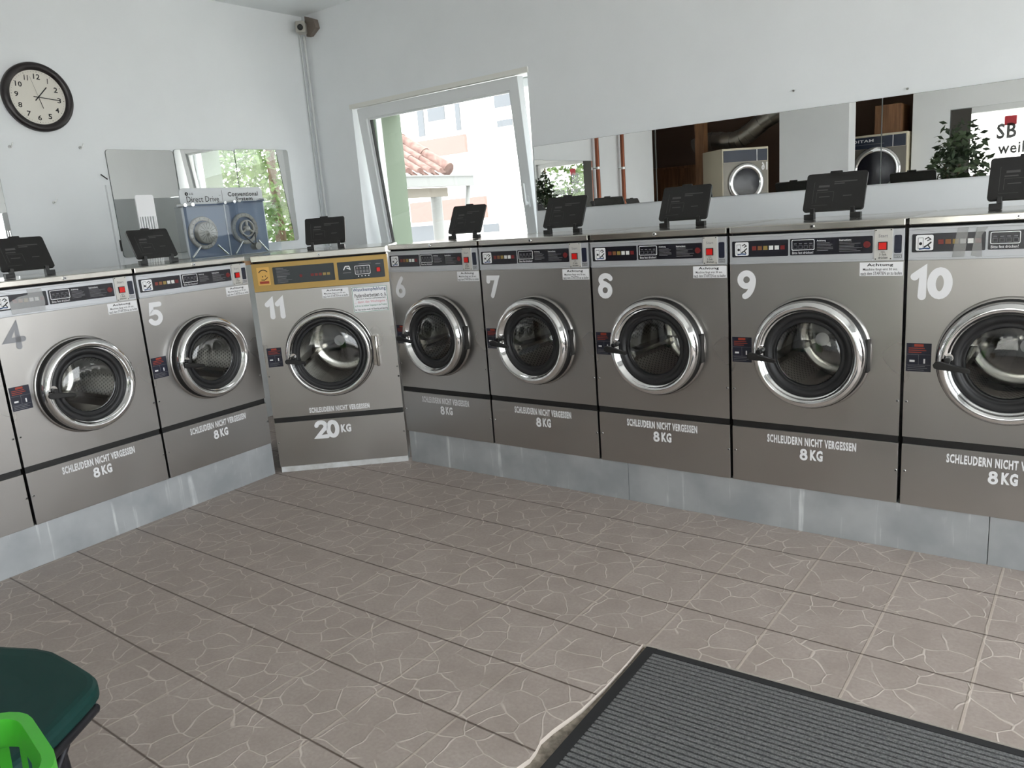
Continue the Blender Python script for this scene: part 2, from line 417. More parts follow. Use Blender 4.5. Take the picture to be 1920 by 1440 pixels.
b = MB(); b.box(-4.0, 5.85, -8.6, 1.75, CEIL, CEIL + .15); b.build('ceiling', 'ceiling_paint', kind='structure')
HX0, HX1, HZ0, HZ1 = -1.47, 0.24, 1.10, 2.36
def wall_with_hole(b, x0, x1, z0, z1, y0, y1, h, m=0):
    hx0, hx1, hz0, hz1 = h
    b.box(x0, hx0, y0, y1, z0, z1, m); b.box(hx1, x1, y0, y1, z0, z1, m); b.box(hx0, hx1, y0, y1, z0, hz0, m); b.box(hx0, hx1, y0, y1, hz1, z1, m)
b = MB(); wall_with_hole(b, -2.4, XE + .3, 0, CEIL, YN, YN + .2, (HX0, HX1, HZ0, HZ1), 0)
wall_with_hole(b, -2.4, XE + .3, 0, CEIL, YN + .2, YN + .5, (HX0 + .03, HX1, HZ0, HZ1), 1)
b.build('wall_north', ['wall_paint', 'reveal_green'], kind='structure')
# west wall: thin prism along the left row
def Lpoly(s0, s1, d0, d1): return [tuple(LP(s, dd, 0)[:2]) for s, dd in ((s0, d0), (s1, d0), (s1, d1), (s0, d1))]
XW = -1.943
b = MB(); b.box(XW - .3, XW, -4.92, 1.25, 0, CEIL); b.build('wall_west', 'wall_paint', kind='structure')
b = MB(); wall_with_hole(b, 1.06, XE + .3, 0, CEIL, YS - .3, YS, (1.53, 3.35, .45, 2.39)); b.build('wall_south', 'wall_paint', kind='structure')
b = MB(); b.box(XE, XE + .3, -7.3, -6.7, 0, CEIL); b.box(XE, XE + .3, .9, 1.2, 0, CEIL); b.box(XE, XE + .3, -6.7, .9, 0, .35); b.box(XE, XE + .3, -6.7, .9, 2.45, CEIL)
b.build('wall_east', 'wall_paint', kind='structure')
b = MB(); b.box(-.48, .46, -6.35, -6.0, 0, CEIL); b.build('wall_partition', 'wall_paint', kind='structure')
b = MB(); b.box(-3.7, 1.36, -8.3, -8.0, 0, CEIL); b.box(-3.7, -3.4, -8.0, -4.6, 0, CEIL); b.box(-3.4, XW - .3, -4.9, -4.6, 0, CEIL); b.box(1.06, 1.36, -8.0, -7.3, 0, CEIL); b.build('wall_niche', 'niche_wall', kind='structure')

# tilted north window
win = bpy.data.objects.new('window_1', None); COL.objects.link(win); win['kind'] = 'structure'; win.location = (-.64, 1.37, 1.13)
b = MB()
for x0, x1, z0, z1 in ((-.83, -.79, -.03, 1.23), (.84, .88, -.03, 1.23), (-.83, .88, -.03, .01), (-.83, .88, 1.17, 1.23)): b.box(x0, x1, .04, .10, z0, z1)
b.build('outer_frame', 'upvc_white', win, .004)
TA = math.radians(6.0)
def tiltsash(o): o.rotation_euler = (TA, 0, 0)
SX0, SX1, SZ1 = -.785, .79, 1.222
b = MB()
for x0, x1, z0, z1 in ((SX0, SX0 + .085, 0, SZ1), (SX1 - .075, SX1, 0, SZ1), (SX0 + .085, SX1 - .075, 0, .085), (SX0 + .085, SX1 - .075, SZ1 - .08, SZ1)): b.box(x0, x1, -.035, .03, z0, z1)
for x0, x1, z0, z1 in ((SX0 + .085, SX0 + .105, .085, SZ1 - .08), (SX1 - .095, SX1 - .075, .085, SZ1 - .08), (SX0 + .1, SX1 - .09, .085, .1), (SX0 + .1, SX1 - .09, SZ1 - .095, SZ1 - .08)): b.box(x0, x1, -.018, .01, z0, z1)
tiltsash(b.build('sash_frame', 'upvc_white', win, .003))
b = MB(); b.box(SX0 + .095, SX1 - .085, -.004, .004, .09, SZ1 - .085); tiltsash(b.build('glass_pane', 'window_glass', win))
b = MB(); b.box(SX0 + .104, SX0 + .109, -.016, .0, .1, SZ1 - .095); b.box(SX0 + .12, SX0 + .123, -.012, .0, .1, SZ1 - .095); tiltsash(b.build('pane_seal', 'rubber', win))
b = MB(); b.rrect(SX1 - .055, SX1 - .025, .36, .44, -.045, -.035, .01); b.cyl((SX1 - .04, -.07, .39), (SX1 - .04, -.045, .39), .012); b.rrect(SX1 - .05, SX1 - .03, .38, .53, -.082, -.066, .008)
tiltsash(b.build('window_handle', 'upvc_white', win))
b = MB(); b.box(HX0 - .015, HX1 + .01, YN - .012, YN + .02, HZ1 - .012, HZ1 + .022); b.build('trim_2', 'plaster_edge', kind='structure')
b = MB(); b.box(HX0, HX1, YN, YN + .22, HZ0 - .03, HZ0 + .02); b.build('trim_3', 'upvc_white', kind='structure')

# south shop window and east shop window
win = bpy.data.objects.new('window_2', None); COL.objects.link(win); win['kind'] = 'structure'; win.location = (2.44, -7.1, .45)
b = MB()
for x0, x1, z0, z1 in ((-.91, -.82, 0, 1.94), (.82, .91, 0, 1.94), (-.82, .82, 0, .09), (-.82, .82, 1.86, 1.94)): b.box(x0, x1, -.06, .06, z0, z1)
b.build('window_frame', 'upvc_white', win, .004)
b = MB(); b.box(-.82, .82, -.004, .004, .09, 1.86); b.build('glass_pane', 'window_glass', win)
b = MB(); b.text('SB', -.365, -.135, 1.49, 1.69, -.008, 0, .03); b.text("weil's", -.34, .08, 1.29, 1.45, -.008, 0, .025); b.text('günstiger', .13, .74, 1.25, 1.43, -.008, 0, .02)
b.build('window_lettering', 'window_letter_grey', win)
b = MB(); b.rrect(-.28, -.14, 1.66, 1.78, -.012, -.008, .01); b.build('red_window_sticker', 'red_sign', win)
b = MB(); b.box(-.90, -.66, .07, .10, .2, 1.93); b.build('dark_blind', 'blind_dark', win)
win = bpy.data.objects.new('window_3', None); COL.objects.link(win); win['kind'] = 'structure'; win.location = (XE + .1, -2.9, .35)
b = MB()
YB = [-3.8, -2.28, -.76, .76, 2.28, 3.8]
for y_ in YB: b.box(-.05, .05, max(y_ - .04, -3.8), min(y_ + .04, 3.8), 0, 2.1)
for z0, z1 in ((0, .08), (2.02, 2.1)): b.box(-.05, .05, -3.76, 3.76, z0, z1)
b.build('window_frame', 'upvc_white', win)
for y0, y1 in zip(YB, YB[1:]):
    b = MB(); b.box(-.004, .004, y0 + .04, y1 - .04, .08, 2.02); b.build('glass_pane', 'window_glass', win)

# ---------------------------------------------------------------- washing machines
def panel_with_hole(b, x0, x1, z0, z1, c, r, y, m=0, n=72):
    angs = sorted([2 * PI * i / n for i in range(n)] + [math.atan2(z - c[1], x - c[0]) % (2 * PI) for x in (x0, x1) for z in (z0, z1)])
    inn = []; out = []
    for a in angs:
        ca, sa = math.cos(a), math.sin(a); ts = []
        if ca > 1e-9: ts.append((x1 - c[0]) / ca)
        if ca < -1e-9: ts.append((x0 - c[0]) / ca)
        if sa > 1e-9: ts.append((z1 - c[1]) / sa)
        if sa < -1e-9: ts.append((z0 - c[1]) / sa)
        tt = min(ts); out.append((c[0] + tt * ca, y, c[1] + tt * sa)); inn.append((c[0] + r * ca, y, c[1] + r * sa))
    k = len(angs); b.add(inn + out, [(i, k + i, k + (i + 1) % k, (i + 1) % k) for i in range(k)], m)
    ob = [(p[0], y + .02, p[2]) for p in out]; b.add(out + ob, [(i, k + i, k + (i + 1) % k, (i + 1) % k) for i in range(k)], m)

STROKES = {
 '0': [arc(.36, .5, .26, .42, 0, 360, 24)],
 '1': [[(.16, .74), (.42, .95), (.42, .05)]],
 '2': [arc(.35, .70, .27, .25, 165, -25, 12) + [(.10, .08), (.66, .08)]],
 '3': [arc(.32, .73, .26, .22, 150, -80, 12), arc(.32, .27, .28, .24, 80, -150, 12)],
 '4': [[(.50, .04), (.50, .95), (.06, .34), (.70, .34)]],
 '5': [[(.64, .94), (.22, .94), (.17, .56)] + arc(.33, .32, .28, .27, 115, -150, 14)],
 '6': [[(.50, .96), (.30, .72), (.16, .48)], arc(.35, .29, .25, .25, 0, 360, 20)],
 '7': [[(.10, .76), (.12, .92), (.66, .92), (.32, .05)]],
 '8': [arc(.37, .76, .25, .18, 20, 262, 14), arc(.33, .30, .25, .25, 0, 360, 20)],
 '&': [arc(.36, .74, .20, .20, 0, 360, 20), arc(.36, .28, .25, .24, 0, 360, 20)],
 '9': [arc(.34, .70, .25, .25, 0, 360, 20), arc(.20, .70, .40, .66, 0, -78, 10)]}
def digits(txt, x0, z0, h, shear, pitch=.72, wd=.2, y=-.0015, aspect=1.0):
    b = MB()
    for k, ch in enumerate(txt):
        for j_, st in enumerate(STROKES[ch]): b.stroke([(x0 + (k * pitch + p[0]) * h * aspect + shear * p[1] * h, z0 + p[1] * h) for p in st], wd * h, y - .0001 * j_)
    return b
def bars(b, x0, x1, ztop, n, pitch, th, y, m, rnd):
    for i in range(n): b.quad(x0, x0 + (x1 - x0) * rnd.uniform(.55, 1), ztop - i * pitch - th, ztop - i * pitch, y, m)

def washer(big=False):
    rnd = random.Random(3)
    root = bpy.data.objects.new('washing_machine', None); COL.objects.link(root); root.empty_display_size = .1
    if not big: X0, X1, ZB, Zs, ZS, ZP, ZL, ZT, DPT = .006, .684, .1988, .4506, .4805, 1.167, 1.2966, 1.3249, .68; C = (.345, .800); k = 1.0
    else: X0, X1, ZB, Zs, ZS, ZP, ZL, ZT, DPT = .0, .7856, .0369, .3149, .3473, 1.1118, 1.2852, 1.3216, .80; C = (.393, .722); k = .266 / .2345
    # cabinet shell, open at the front
    b = MB(); b.box(X0 + .004, X1 - .004, .015, DPT, ZB + .002, ZL - .002, 0, skip=('y0',))
    b.box(X0 + .006, X1 - .006, .02, .03, ZL - .012, ZL - .001, 1); b.build('cabinet', ['brushed_steel', 'gloom'], root)  # near-black bar paints the shade of the recess under the lid
    b = MB(); panel_with_hole(b, X0, X1, ZS, ZP, C, .188 * k * (1.03 if big else 1), 0); b.build('front_panel', 'brushed_steel', root)
    b = MB(); b.box(X0, X1, .0, .02, ZB, Zs); b.build('lower_panel', 'brushed_steel', root, .0015)
    b = MB(); b.box(X0 + .002, X1 - .004, .006, .022, Zs - .001, ZS + .001); b.build('black_strip', 'black_strip', root)
    b = MB(); b.box(X0, X1, -.004, DPT, ZL, ZT); lid = b.build('lid', 'lid_steel', root, .004)
    b = MB(); b.lathe(((X0 + X1) / 2 + .002, (ZL + ZT) / 2), [(.0085, -.004), (.0085, -.009), (.007, -.0105)], 16); b.disc(((X0 + X1) / 2 + .002, (ZL + ZT) / 2), .007, -.0105, 16); b.disc(((X0 + X1) / 2 + .002, (ZL + ZT) / 2), .003, -.011, 12, 1)
    b.build('lid_bolt', ['chrome', 'ink_black'], lid)
    # control fascia
    ff = 'gold_panel' if big else 'aluminium_panel'
    FT = ZL - .0095
    b = MB()
    if big: b.box(X0, X1, -.004, .02, ZP + .002, FT)
    else:
        b.box(X0 + .001, .576, -.003, .02, ZP + .001, FT); b.box(.576, X1 - .002, -.003, .02, ZP + .001, FT)
        b.box(X0 + .001, .576, -.007, -.003, ZP + .001, ZP + .009); b.box(X0 + .001, .576, -.007, -.003, FT - .008, FT)
    fascia = b.build('control_fascia', ff, root, .0012)
    if not big:
        y = -.0045
        b = MB(); b.rrect(.018, .253, 1.197, 1.2635, -.0045, -.002, .004, 0); b.rrect(.031, .089, 1.203, 1.259, -.0052, -.0045, .006, 1); y = -.0056
        b.quad(.038, .056, 1.210, 1.250, y, 2); b.quad(.0395, .0545, 1.2115, 1.2485, y - .0002, 1); b.disc((.047, 1.228), .0055, y - .0004, 14, 2)
        b.stroke([(.062, 1.244), (.072, 1.250), (.080, 1.243), (.070, 1.238)], .0035, y, 2); b.stroke([(.060, 1.216), (.070, 1.222), (.081, 1.232)], .005, y, 2); b.stroke([(.044, 1.208), (.060, 1.211), (.076, 1.209)], .005, y, 3); b.stroke([(.072, 1.222), (.078, 1.212)], .004, y, 2)
        for i, mi in enumerate((4, 5, 6, 7, 7, 8)): b.quad(.104 + .0235 * i, .104 + .0235 * i + .018, 1.224, 1.241, -.005, mi)
        b.build('program_display', ['display_navy', 'white_sticker', 'ink_black', 'ink_blue', 'lamp_red', 'lamp_orange', 'lamp_yellow', 'lamp_white', 'button_darkred'], fascia)
        b = MB(); b.rrect(.2605, .572, 1.1985, 1.2645, -.0045, -.002, .004, 0); y = -.0052
        o_, i_ = rr(.267, .357, 1.218, 1.2605, .005), rr(.2695, .3545, 1.2205, 1.258, .004)
        n_ = len(o_); b.add([(p[0], y, p[1]) for p in o_ + i_], [(i, (i + 1) % n_, n_ + (i + 1) % n_, n_ + i) for i in range(n_)], 1)
        for i in range(4):
            xx = .2745 + .0205 * i; b.quad(xx, xx + .015, 1.224, 1.238, y, 2); b.quad(xx + .0012, xx + .0138, 1.2252, 1.2368, y - .0002, 0); b.quad(xx + .001, xx + .013, 1.2425, 1.246, y, 2)
        b.text('Bitte fest drücken!', .270, .352, 1.2035, 1.2135, y, 1); b.text('Anleitung', .366, .400, 1.249, 1.257, y, 1, .01); b.text('Instructions', .451, .495, 1.249, 1.257, y, 1, .01)
        bars(b, .367, .440, 1.245, 6, .0058, .0018, y, 2, rnd); bars(b, .451, .535, 1.245, 7, .0058, .0018, y, 2, rnd)
        b.disc((.552, 1.232), .013, y, 20, 3); b.quad(.541, .566, 1.228, 1.236, y - .0002, 3)
        b.build('instruction_display', ['display_navy', 'white_sticker', 'ink_grey', 'button_darkred'], fascia)
        b = MB(); b.box(.579, .642, -.008, -.003, 1.1715, 1.2885); y = -.0088
        b.text('Start', .5935, .6265, 1.257, 1.2685, y, 1); b.text('min.', .603, .618, 1.1995, 1.2055, y, 2, .01); b.text('3 Sek.', .597, .624, 1.1885, 1.1965, y, 2, .01); b.text('drücken', .594, .627, 1.1765, 1.1855, y, 2, .01)
        for sx in (.584, .637):
            for sz in (1.176, 1.284): b.disc((sx, sz), .0025, y, 10, 2)
        b.build('start_plate', ['start_plate', 'ink_grey', 'ink_black'], fascia)
        b = MB(); b.box(.5935, .6255, -.013, -.008, 1.2095, 1.2405, 0); b.box(.5965, .6225, -.0155, -.013, 1.2125, 1.2375, 1); b.build('start_button', ['ink_black', 'button_red'], fascia)
        b = MB(); b.rrect(.648, .6735, 1.1965, 1.2635, -.0055, -.003, .005, 0); y = -.0048
        b.stroke([(.648, 1.1785), (.674, 1.1785), (.674, 1.1905), (.648, 1.1905), (.648, 1.1785)], .0012, -.0036, 1); b.text('MADE IN', .651, .671, 1.1855, 1.1888, -.0036, 1); b.text('USA', .652, .670, 1.180, 1.1842, -.0036, 1, .02)
        b.build('coin_slot', ['coin_slot_navy', 'ink_black'], fascia)
    else:
        b = MB(); b.rrect(.028, .100, 1.150, 1.254, -.0055, -.004, .003, 0); y = -.0062
        b.quad(.038, .092, 1.1585, 1.1735, y, 1); b.stroke(arc(.064, 1.212, .028, .026, 150, 35, 10), .005, y, 2); b.stroke([(.050, 1.182), (.068, 1.180), (.086, 1.194)], .004, y, 2)
        b.disc((.058, 1.200), .0035, y, 10, 2); b.disc((.074, 1.203), .0035, y, 10, 2)
        b.build('fascia_sticker', ['gold_sticker', 'label_red', 'ink_black'], fascia)
        b = MB(); b.rrect(.119, .474, 1.149, 1.249, -.0055, -.004, .004, 0); y = -.0062
        b.quad(.138, .182, 1.237, 1.241, y, 1); bars(b, .140, .232, 1.233, 5, .0075, .002, y, 1, rnd); b.quad(.140, .198, 1.191, 1.195, y, 1); bars(b, .142, .232, 1.187, 5, .0068, .002, y, 1, rnd)
        b.disc((.278, 1.189), .009, y, 16, 2)
        for i, mi in enumerate((2, 3, 3, 5, 5)): b.quad(.335 + .0235 * i, .335 + .0235 * i + .018, 1.182, 1.197, y, mi)
        b.build('program_display', ['slate_display', 'ink_grey', 'button_darkred', 'lamp_red', 'lamp_orange', 'lamp_yellow'], fascia)
        b = MB(); b.rrect(.493, .765, 1.145, 1.248, -.0055, -.004, .004, 0); y = -.0062
        b.stroke([(.528, 1.203), (.540, 1.222), (.560, 1.222), (.566, 1.203), (.548, 1.212)], .006, y, 1); b.quad(.522, .570, 1.183, 1.186, y, 2)
        o_, i_ = rr(.592, .682, 1.170, 1.221, .006), rr(.595, .679, 1.173, 1.218, .005); n_ = len(o_)
        b.add([(p[0], y, p[1]) for p in o_ + i_], [(i, (i + 1) % n_, n_ + (i + 1) % n_, n_ + i) for i in range(n_)], 1)
        for i in range(4): b.quad(.6 + .0195 * i, .614 + .0195 * i, 1.178, 1.195, y, 2); b.quad(.602 + .0195 * i, .612 + .0195 * i, 1.200, 1.212, y, 2); b.disc((.61 + .02 * i, 1.160), .0035, y, 10, 1)
        b.quad(.618, .690, 1.229, 1.232, y, 2); b.quad(.716, .744, 1.222, 1.226, y, 2)
        b.build('instruction_display', ['slate_display', 'white_sticker', 'ink_grey'], fascia)
        b = MB(); b.box(.717, .743, -.009, -.0055, 1.176, 1.205, 0); b.box(.720, .740, -.012, -.009, 1.179, 1.202, 1); b.build('start_button', ['ink_black', 'button_red'], fascia)
    # stickers
    ax0, ax1, az0, az1 = (.527, .680, 1.111, 1.163) if not big else (.386, .541, 1.047, 1.1)
    b = MB(); b.box(ax0, ax1, -.001, 0, az0, az1, 0); y = -.0016; h = az1 - az0; q = lambda f: az0 + h * f
    b.text('Achtung', ax0 + .026, ax1 - .034, q(.66), q(.92), y, 1, .025); b.text('Maschine fängt erst 30 sec.', ax0 + .012, ax1 - .018, q(.34), q(.58), y, 1, .006); b.text('nach dem STARTEN an zu laufen', ax0 + .004, ax1 - .004, q(.07), q(.31), y, 1, .006)
    b.quad(ax0 + .004, ax0 + .024, q(.05), q(.065), y, 1)
    b.build('warning_sticker', ['white_sticker', 'ink_black'], root)
    if big:
        b = MB(); b.box(.558, .767, -.001, 0, .946, 1.097, 0); y = -.0016
        o_, i_ = rr(.560, .765, .948, 1.095, .002), rr(.5625, .7625, .9505, 1.0925, .002); n_ = len(o_); b.add([(p[0], y, p[1]) for p in o_ + i_], [(i, (i + 1) % n_, n_ + (i + 1) % n_, n_ + i) for i in range(n_)], 5)
        b.text('Waschempfehlung', .565, .759, 1.064, 1.090, y, 1, .01); b.text('Federoberbetten o. ä.', .573, .760, 1.034, 1.057, y, 2, .01); b.text('(Nur mit C Waschen und Buntwaschen)', .580, .752, 1.019, 1.030, y, 2, .01)
        b.text('... dann das Wichtigste !', .568, .758, .996, 1.015, y, 3, .01); b.text('zu 30 min. bei mittlerer Temperatur in den Trockner', .568, .757, .976, .990, y, 4, .01); b.text('Die Teile werden wieder toll flauschig und bauschig', .566, .759, .953, .968, y, 2, .01)
        b.build('laundry_advice_sticker', ['white_sticker', 'ink_blue', 'ink_black', 'ink_pink', 'ink_green', 'ink_green'], root)
        lx0, lx1, lz0, lz1 = .018, .104, .662, .777
    else: lx0, lx1, lz0, lz1 = .011, .097, .744, .854
    b = MB(); b.box(lx0, lx1, -.001, 0, lz0, lz1, 0); y = -.0016; h = lz1 - lz0; q = lambda f: lz0 + h * f; lm = (lx0 + lx1) / 2
    b.quad(lm - .016, lm + .016, q(.88), q(.97), y, 1); bars(b, lx0 + .008, lx1 - .006, q(.84), 3, .008, .003, y, 1, rnd)
    b.quad(lx0 + .003, lx1 - .003, q(.60), q(.61), y, 2); b.quad(lm - .0006, lm + .0006, q(.24), q(.60), y, 2); b.quad(lx0 + .003, lx1 - .003, q(.235), q(.245), y, 2)
    b.quad(lm - .031, lm - .013, q(.34), q(.41), y, 3); b.quad(lm + .017, lm + .023, q(.30), q(.46), y, 3); bars(b, lx0 + .006, lx1 - .008, q(.2), 3, .007, .002, y, 2, rnd)
    b.build('door_lock_label', ['lock_label_navy', 'label_red', 'ink_grey', 'white_sticker'], root)
    # lettering
    if not big:
        b = MB(); b.text('SCHLEUDERN NICHT VERGESSEN', .163, .528, .394, .431, -.0015, 0, .04); b.build('spin_slogan', 'white_vinyl', root)
        b = digits('&', .302, .333, .046, .0, .72, .22); b.text('KG', .345, .397, .333, .381, -.0015, 0, .05); b.build('load_capacity', 'white_vinyl', root)
    else:
        b = MB(); b.text('SCHLEUDERN NICHT VERGESSEN', .221, .584, .361, .394, -.0015, 0, .04); b.build('spin_slogan', 'white_vinyl', root)
        b = digits('20', .240, .199, .104, .012, .66, .25); b.text('KG', .396, .457, .223, .274, -.0015, 0, .05); b.build('load_capacity', 'white_vinyl', root)
    # screws
    sp_ = ((.017, .623), (.675, .623), (.019, .340), (.677, .338)) if not big else ((.012, .606), (.776, .604), (.012, .190), (.776, .197))
    for x, z in sp_:
        b = MB(); b.lathe((x, z), [(.0055, 0), (.0055, -.002), (.003, -.0035)], 14); b.disc((x, z), .003, -.0035, 12, 1); b.build('screw', ['screw_steel', 'ink_black'], root)
    if big: b = MB(); b.disc((.779, .544), .006, -.001, 16); b.build('plug_hole', 'ink_black', root)
    # door
    def rm(r):
        if not big: return r
        for (a, A), (c, C_) in zip(((0, 0), (.131, .177), (.1745, .214), (.2225, .252)), ((.131, .177), (.1745, .214), (.2225, .252), (.2345, .266))):
            if r <= c + 1e-9: return A + (r - a) * (C_ - A) / (c - a)
        return r * k
    def P(prof): return [(rm(r), y) for r, y in prof]
    b = MB(); b.lathe(C, P([(.2345, -.0005), (.2345, -.003), (.230, -.010), (.222, -.012), (.221, -.003)]), 72); b.build('door_collar', 'brushed_steel', root)
    b = MB(); b.lathe(C, P([(.226, -.012), (.2255, -.050), (.221, -.050)]), 72); door = b.build('door', 'black_plastic', root)
    b = MB(); b.lathe(C, P([(.221, -.030), (.2225, -.048), (.2215, -.062), (.2165, -.074), (.208, -.082), (.199, -.0845), (.192, -.083), (.1865, -.077), (.184, -.070), (.1795, -.066), (.1755, -.062), (.1745, -.050)]), 96); b.build('chrome_ring', 'chrome', door)
    b = MB(); b.lathe(C, P([(.1760, -.050), (.172, -.057), (.160, -.058), (.150, -.052), (.1485, -.046), (.140, -.046), (.133, -.050), (.1305, -.046), (.1305, -.030)]), 72); b.build('gasket', 'rubber', door)
    b = MB(); b.lathe(C, P([(.1310 * math.sin(PI / 2 * i / 10), -.045 - .020 * math.cos(PI / 2 * i / 10)) for i in range(10, -1, -1)]), 64); b.build('door_glass', 'door_glass', door)
    hz = C[1] + .006 - (.012 if big else 0); hx = C[0] - .181 * k
    b = MB(); b.cyl((hx, -.07, hz + .006), (hx, -.108, hz + .006), .011, 16); b.prism([(hx - .044, hz - .008), (hx - .040, hz - .021), (hx - .028, hz - .025), (hx + .070, hz - .034), (hx + .076, hz - .032), (hx + .076, hz - .021), (hx + .070, hz - .018), (hx - .020, hz + .004), (hx - .036, hz + .003)], -.122, -.106)
    b.build('door_handle', 'black_plastic', door, .003)
    b = MB(); b.cyl((hx, -.066, hz + .012), (hx, -.080, hz + .012), .017, 16); b.build('handle_boss', 'chrome', door)
    if big:
        b = MB(); b.box(.644, .682, -.030, -.001, .628, .806, 0); b.cyl((.672, -.034, .622), (.672, -.034, .803), .009, 12); b.build('door_hinge', 'lid_steel', door, .002)
    else:
        b = MB(); b.box(C[0] + .212, C[0] + .230, -.040, -.002, .735, .865); b.build('door_hinge', 'black_plastic', door, .004)
    # drum (its own origin on the axis)
    b = MB(); rd = .205 * k
    b.lathe((0, 0), [(.187 * k, -.0), (.187 * k, .03), (rd, .035), (rd, DPT - .20)], 64, 0)
    b.lathe((0, 0), [(rd, DPT - .20), (rd * .93, DPT - .185), (rd * .35, DPT - .19), (rd * .30, DPT - .215), (.001, DPT - .22)], 48, 1)
    for a in (80, 200, 320):
        ca, sa = math.cos(math.radians(a)), math.sin(math.radians(a)); tx, tz = -sa, ca
        vs = []
        for yy in (.05, DPT - .205):
            for rr_, tt in ((rd + .002, -.035), (rd - .052, -.010), (rd - .052, .010), (rd + .002, .035)): vs.append((ca * rr_ + tx * tt, yy, sa * rr_ + tz * tt))
        b.add(vs, [(0, 1, 5, 4), (1, 2, 6, 5), (2, 3, 7, 6), (0, 3, 2, 1), (4, 5, 6, 7)], 1)
    b.build('drum', ['drum_steel', 'lid_steel'], root, loc=(C[0], 0, C[1]))
    # detergent flap standing open on the lid
    fx0, fx1 = (.217, .465) if not big else (.268, .514); fy, fz, L_ = .305, ZT, .174
    fo = Vector((0, fy, fz + .034)); fd = Vector((0, math.sin(.46), math.cos(.46))); fn = Vector((0, -math.cos(.46), math.sin(.46)))
    b = MB(); poly = rr(fx0, fx1, 0, L_, .012) ; xm = (fx0 + fx1) / 2 - .005
    i_top = None
    vs = [Vector((x, 0, 0)) + fo + fd * h for x, h in poly]; n_ = len(poly)
    b.add([p + fn * .006 for p in vs] + [p - fn * .006 for p in vs], [tuple(range(n_)), tuple(range(2 * n_ - 1, n_ - 1, -1))] + [(i, (i + 1) % n_, n_ + (i + 1) % n_, n_ + i) for i in range(n_)])
    def fq(xa, xb, ha, hb, off, m): b.add([Vector((x, 0, 0)) + fo + fd * h + fn * off for x, h in ((xa, ha), (xb, ha), (xb, hb), (xa, hb))], [(0, 1, 2, 3)], m)
    tb = [Vector((x, 0, 0)) + fo + fd * h + fn * o for o in (.005, -.005) for x, h in ((xm - .026, L_ - .002), (xm + .026, L_ - .002), (xm + .024, L_ + .009), (xm - .024, L_ + .009))]
    b.add(tb, [(0, 1, 2, 3), (7, 6, 5, 4), (0, 4, 5, 1), (1, 5, 6, 2), (2, 6, 7, 3), (3, 7, 4, 0)])
    fq(fx0 + .055, fx0 + .10, .108, .118, .0066, 1); fq(fx0 + .05, fx0 + .095, .093, .098, .0066, 1); fq(fx0 + .118, fx0 + .21, .128, .133, .0066, 1); fq(fx0 + .118, fx0 + .16, .119, .124, .0066, 1)
    fq(fx0 + .062, fx0 + .106, .062, .066, .0066, 1); fq(fx0 + .16, fx0 + .195, .062, .066, .0066, 1)
    def rimline(xa, ha, xb, hb, t_=.0012):
        if xa == xb: fq(xa, xa + t_, ha, hb, .0064, 1)
        else: fq(xa, xb, ha, ha + t_, .0064, 1)
    rimline(fx0 + .035, .035, fx0 + .035, .135); rimline(fx0 + .05, .04, fx0 + .05, .085); rimline(fx0 + .12, .04, fx0 + .12, .085); rimline(fx0 + .05, .085, fx0 + .12, .085); rimline(fx0 + .035, .025, fx0 + .10, .025)
    flap = b.build('detergent_flap', ['black_plastic', 'flap_print'], root)
    for sx in (-1, 1):
        xx = fx0 + .042 if sx < 0 else fx1 - .042
        b = MB(); b.box(xx - .009, xx + .009, fy - .012, fy + .012, fz + .010, fz + .048)
        b.box(min(xx - .009, xx + sx * .034), max(xx + .009, xx + sx * .034), fy - .014, fy + .014, fz + .0005, fz + .024)
        b.build('hinge', 'black_plastic', flap, .002)
    return root
def set_number(root, txt, big=False, name_mat='white_vinyl'):
    if big: b = digits(txt, .044, .957, .106, .012, .62, .28, aspect=.9)
    elif txt == '10': b = digits(txt, .012, 1.028, .106, .022, .60, .27)
    else: b = digits(txt, .040, 1.026, .108, .012, .72, .235)
    b.build('machine_number', name_mat, root)

GR = 'stainless washing machines along the walls'
m9 = washer()
def place(root, num, loc, rz, label, big=False, vm='white_vinyl'):
    root.location = loc; root.rotation_euler = (0, 0, rz); tag(root, label, 'washing machine', GR); set_number(root, num, big, vm); return root
proto = m9
NUMS = {6: 'stainless steel washing machine bearing the white number 6, right beside the gold-fascia corner machine',
        7: 'stainless steel washing machine bearing the white number 7, below the mirror strip end',
        8: 'stainless steel washing machine bearing the white number 8, third in the right row',
        9: 'stainless steel washing machine bearing the white number 9, pale disc on its door glass',
        10: 'stainless steel washing machine bearing the white number 10, nearest one at the right edge'}
LROW = {5: 'stainless steel washing machine bearing the white number 5, left of the corner machine',
        4: 'bright stainless washing machine with worn grey number 4 and taped display',
        3: 'stainless washing machine cut off by the left edge, only its right rim showing'}
mach = {}
for i in (6, 7, 8, 9, 10, 5, 4, 3):
    mach[i] = copy_tree(proto) if i != 9 else None
mach[9] = proto
for i in (6, 7, 8, 9, 10): place(mach[i], str(i), ((i - 6) * W, 0, 0), 0, NUMS[i])
for i in (5, 4, 3): place(mach[i], str(i), LO + LAV * ((i - 6) * W), LA, LROW[i], vm='worn_vinyl' if i == 4 else 'white_vinyl')
m11 = washer(True)
place(m11, '11', (-.600, -.516, 0), .709136, 'larger stainless corner washing machine with gold fascia and white number 11', True)
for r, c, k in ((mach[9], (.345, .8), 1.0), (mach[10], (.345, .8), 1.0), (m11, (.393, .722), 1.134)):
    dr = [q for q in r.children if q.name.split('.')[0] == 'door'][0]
    b = MB(); b.disc((c[0] + .062 * k, c[1] + .068 * k), .027 * k, -.0615, 28); b.build('glass_disc', 'translucent_disc', dr)  # thin pale translucent disc in front of the door glass
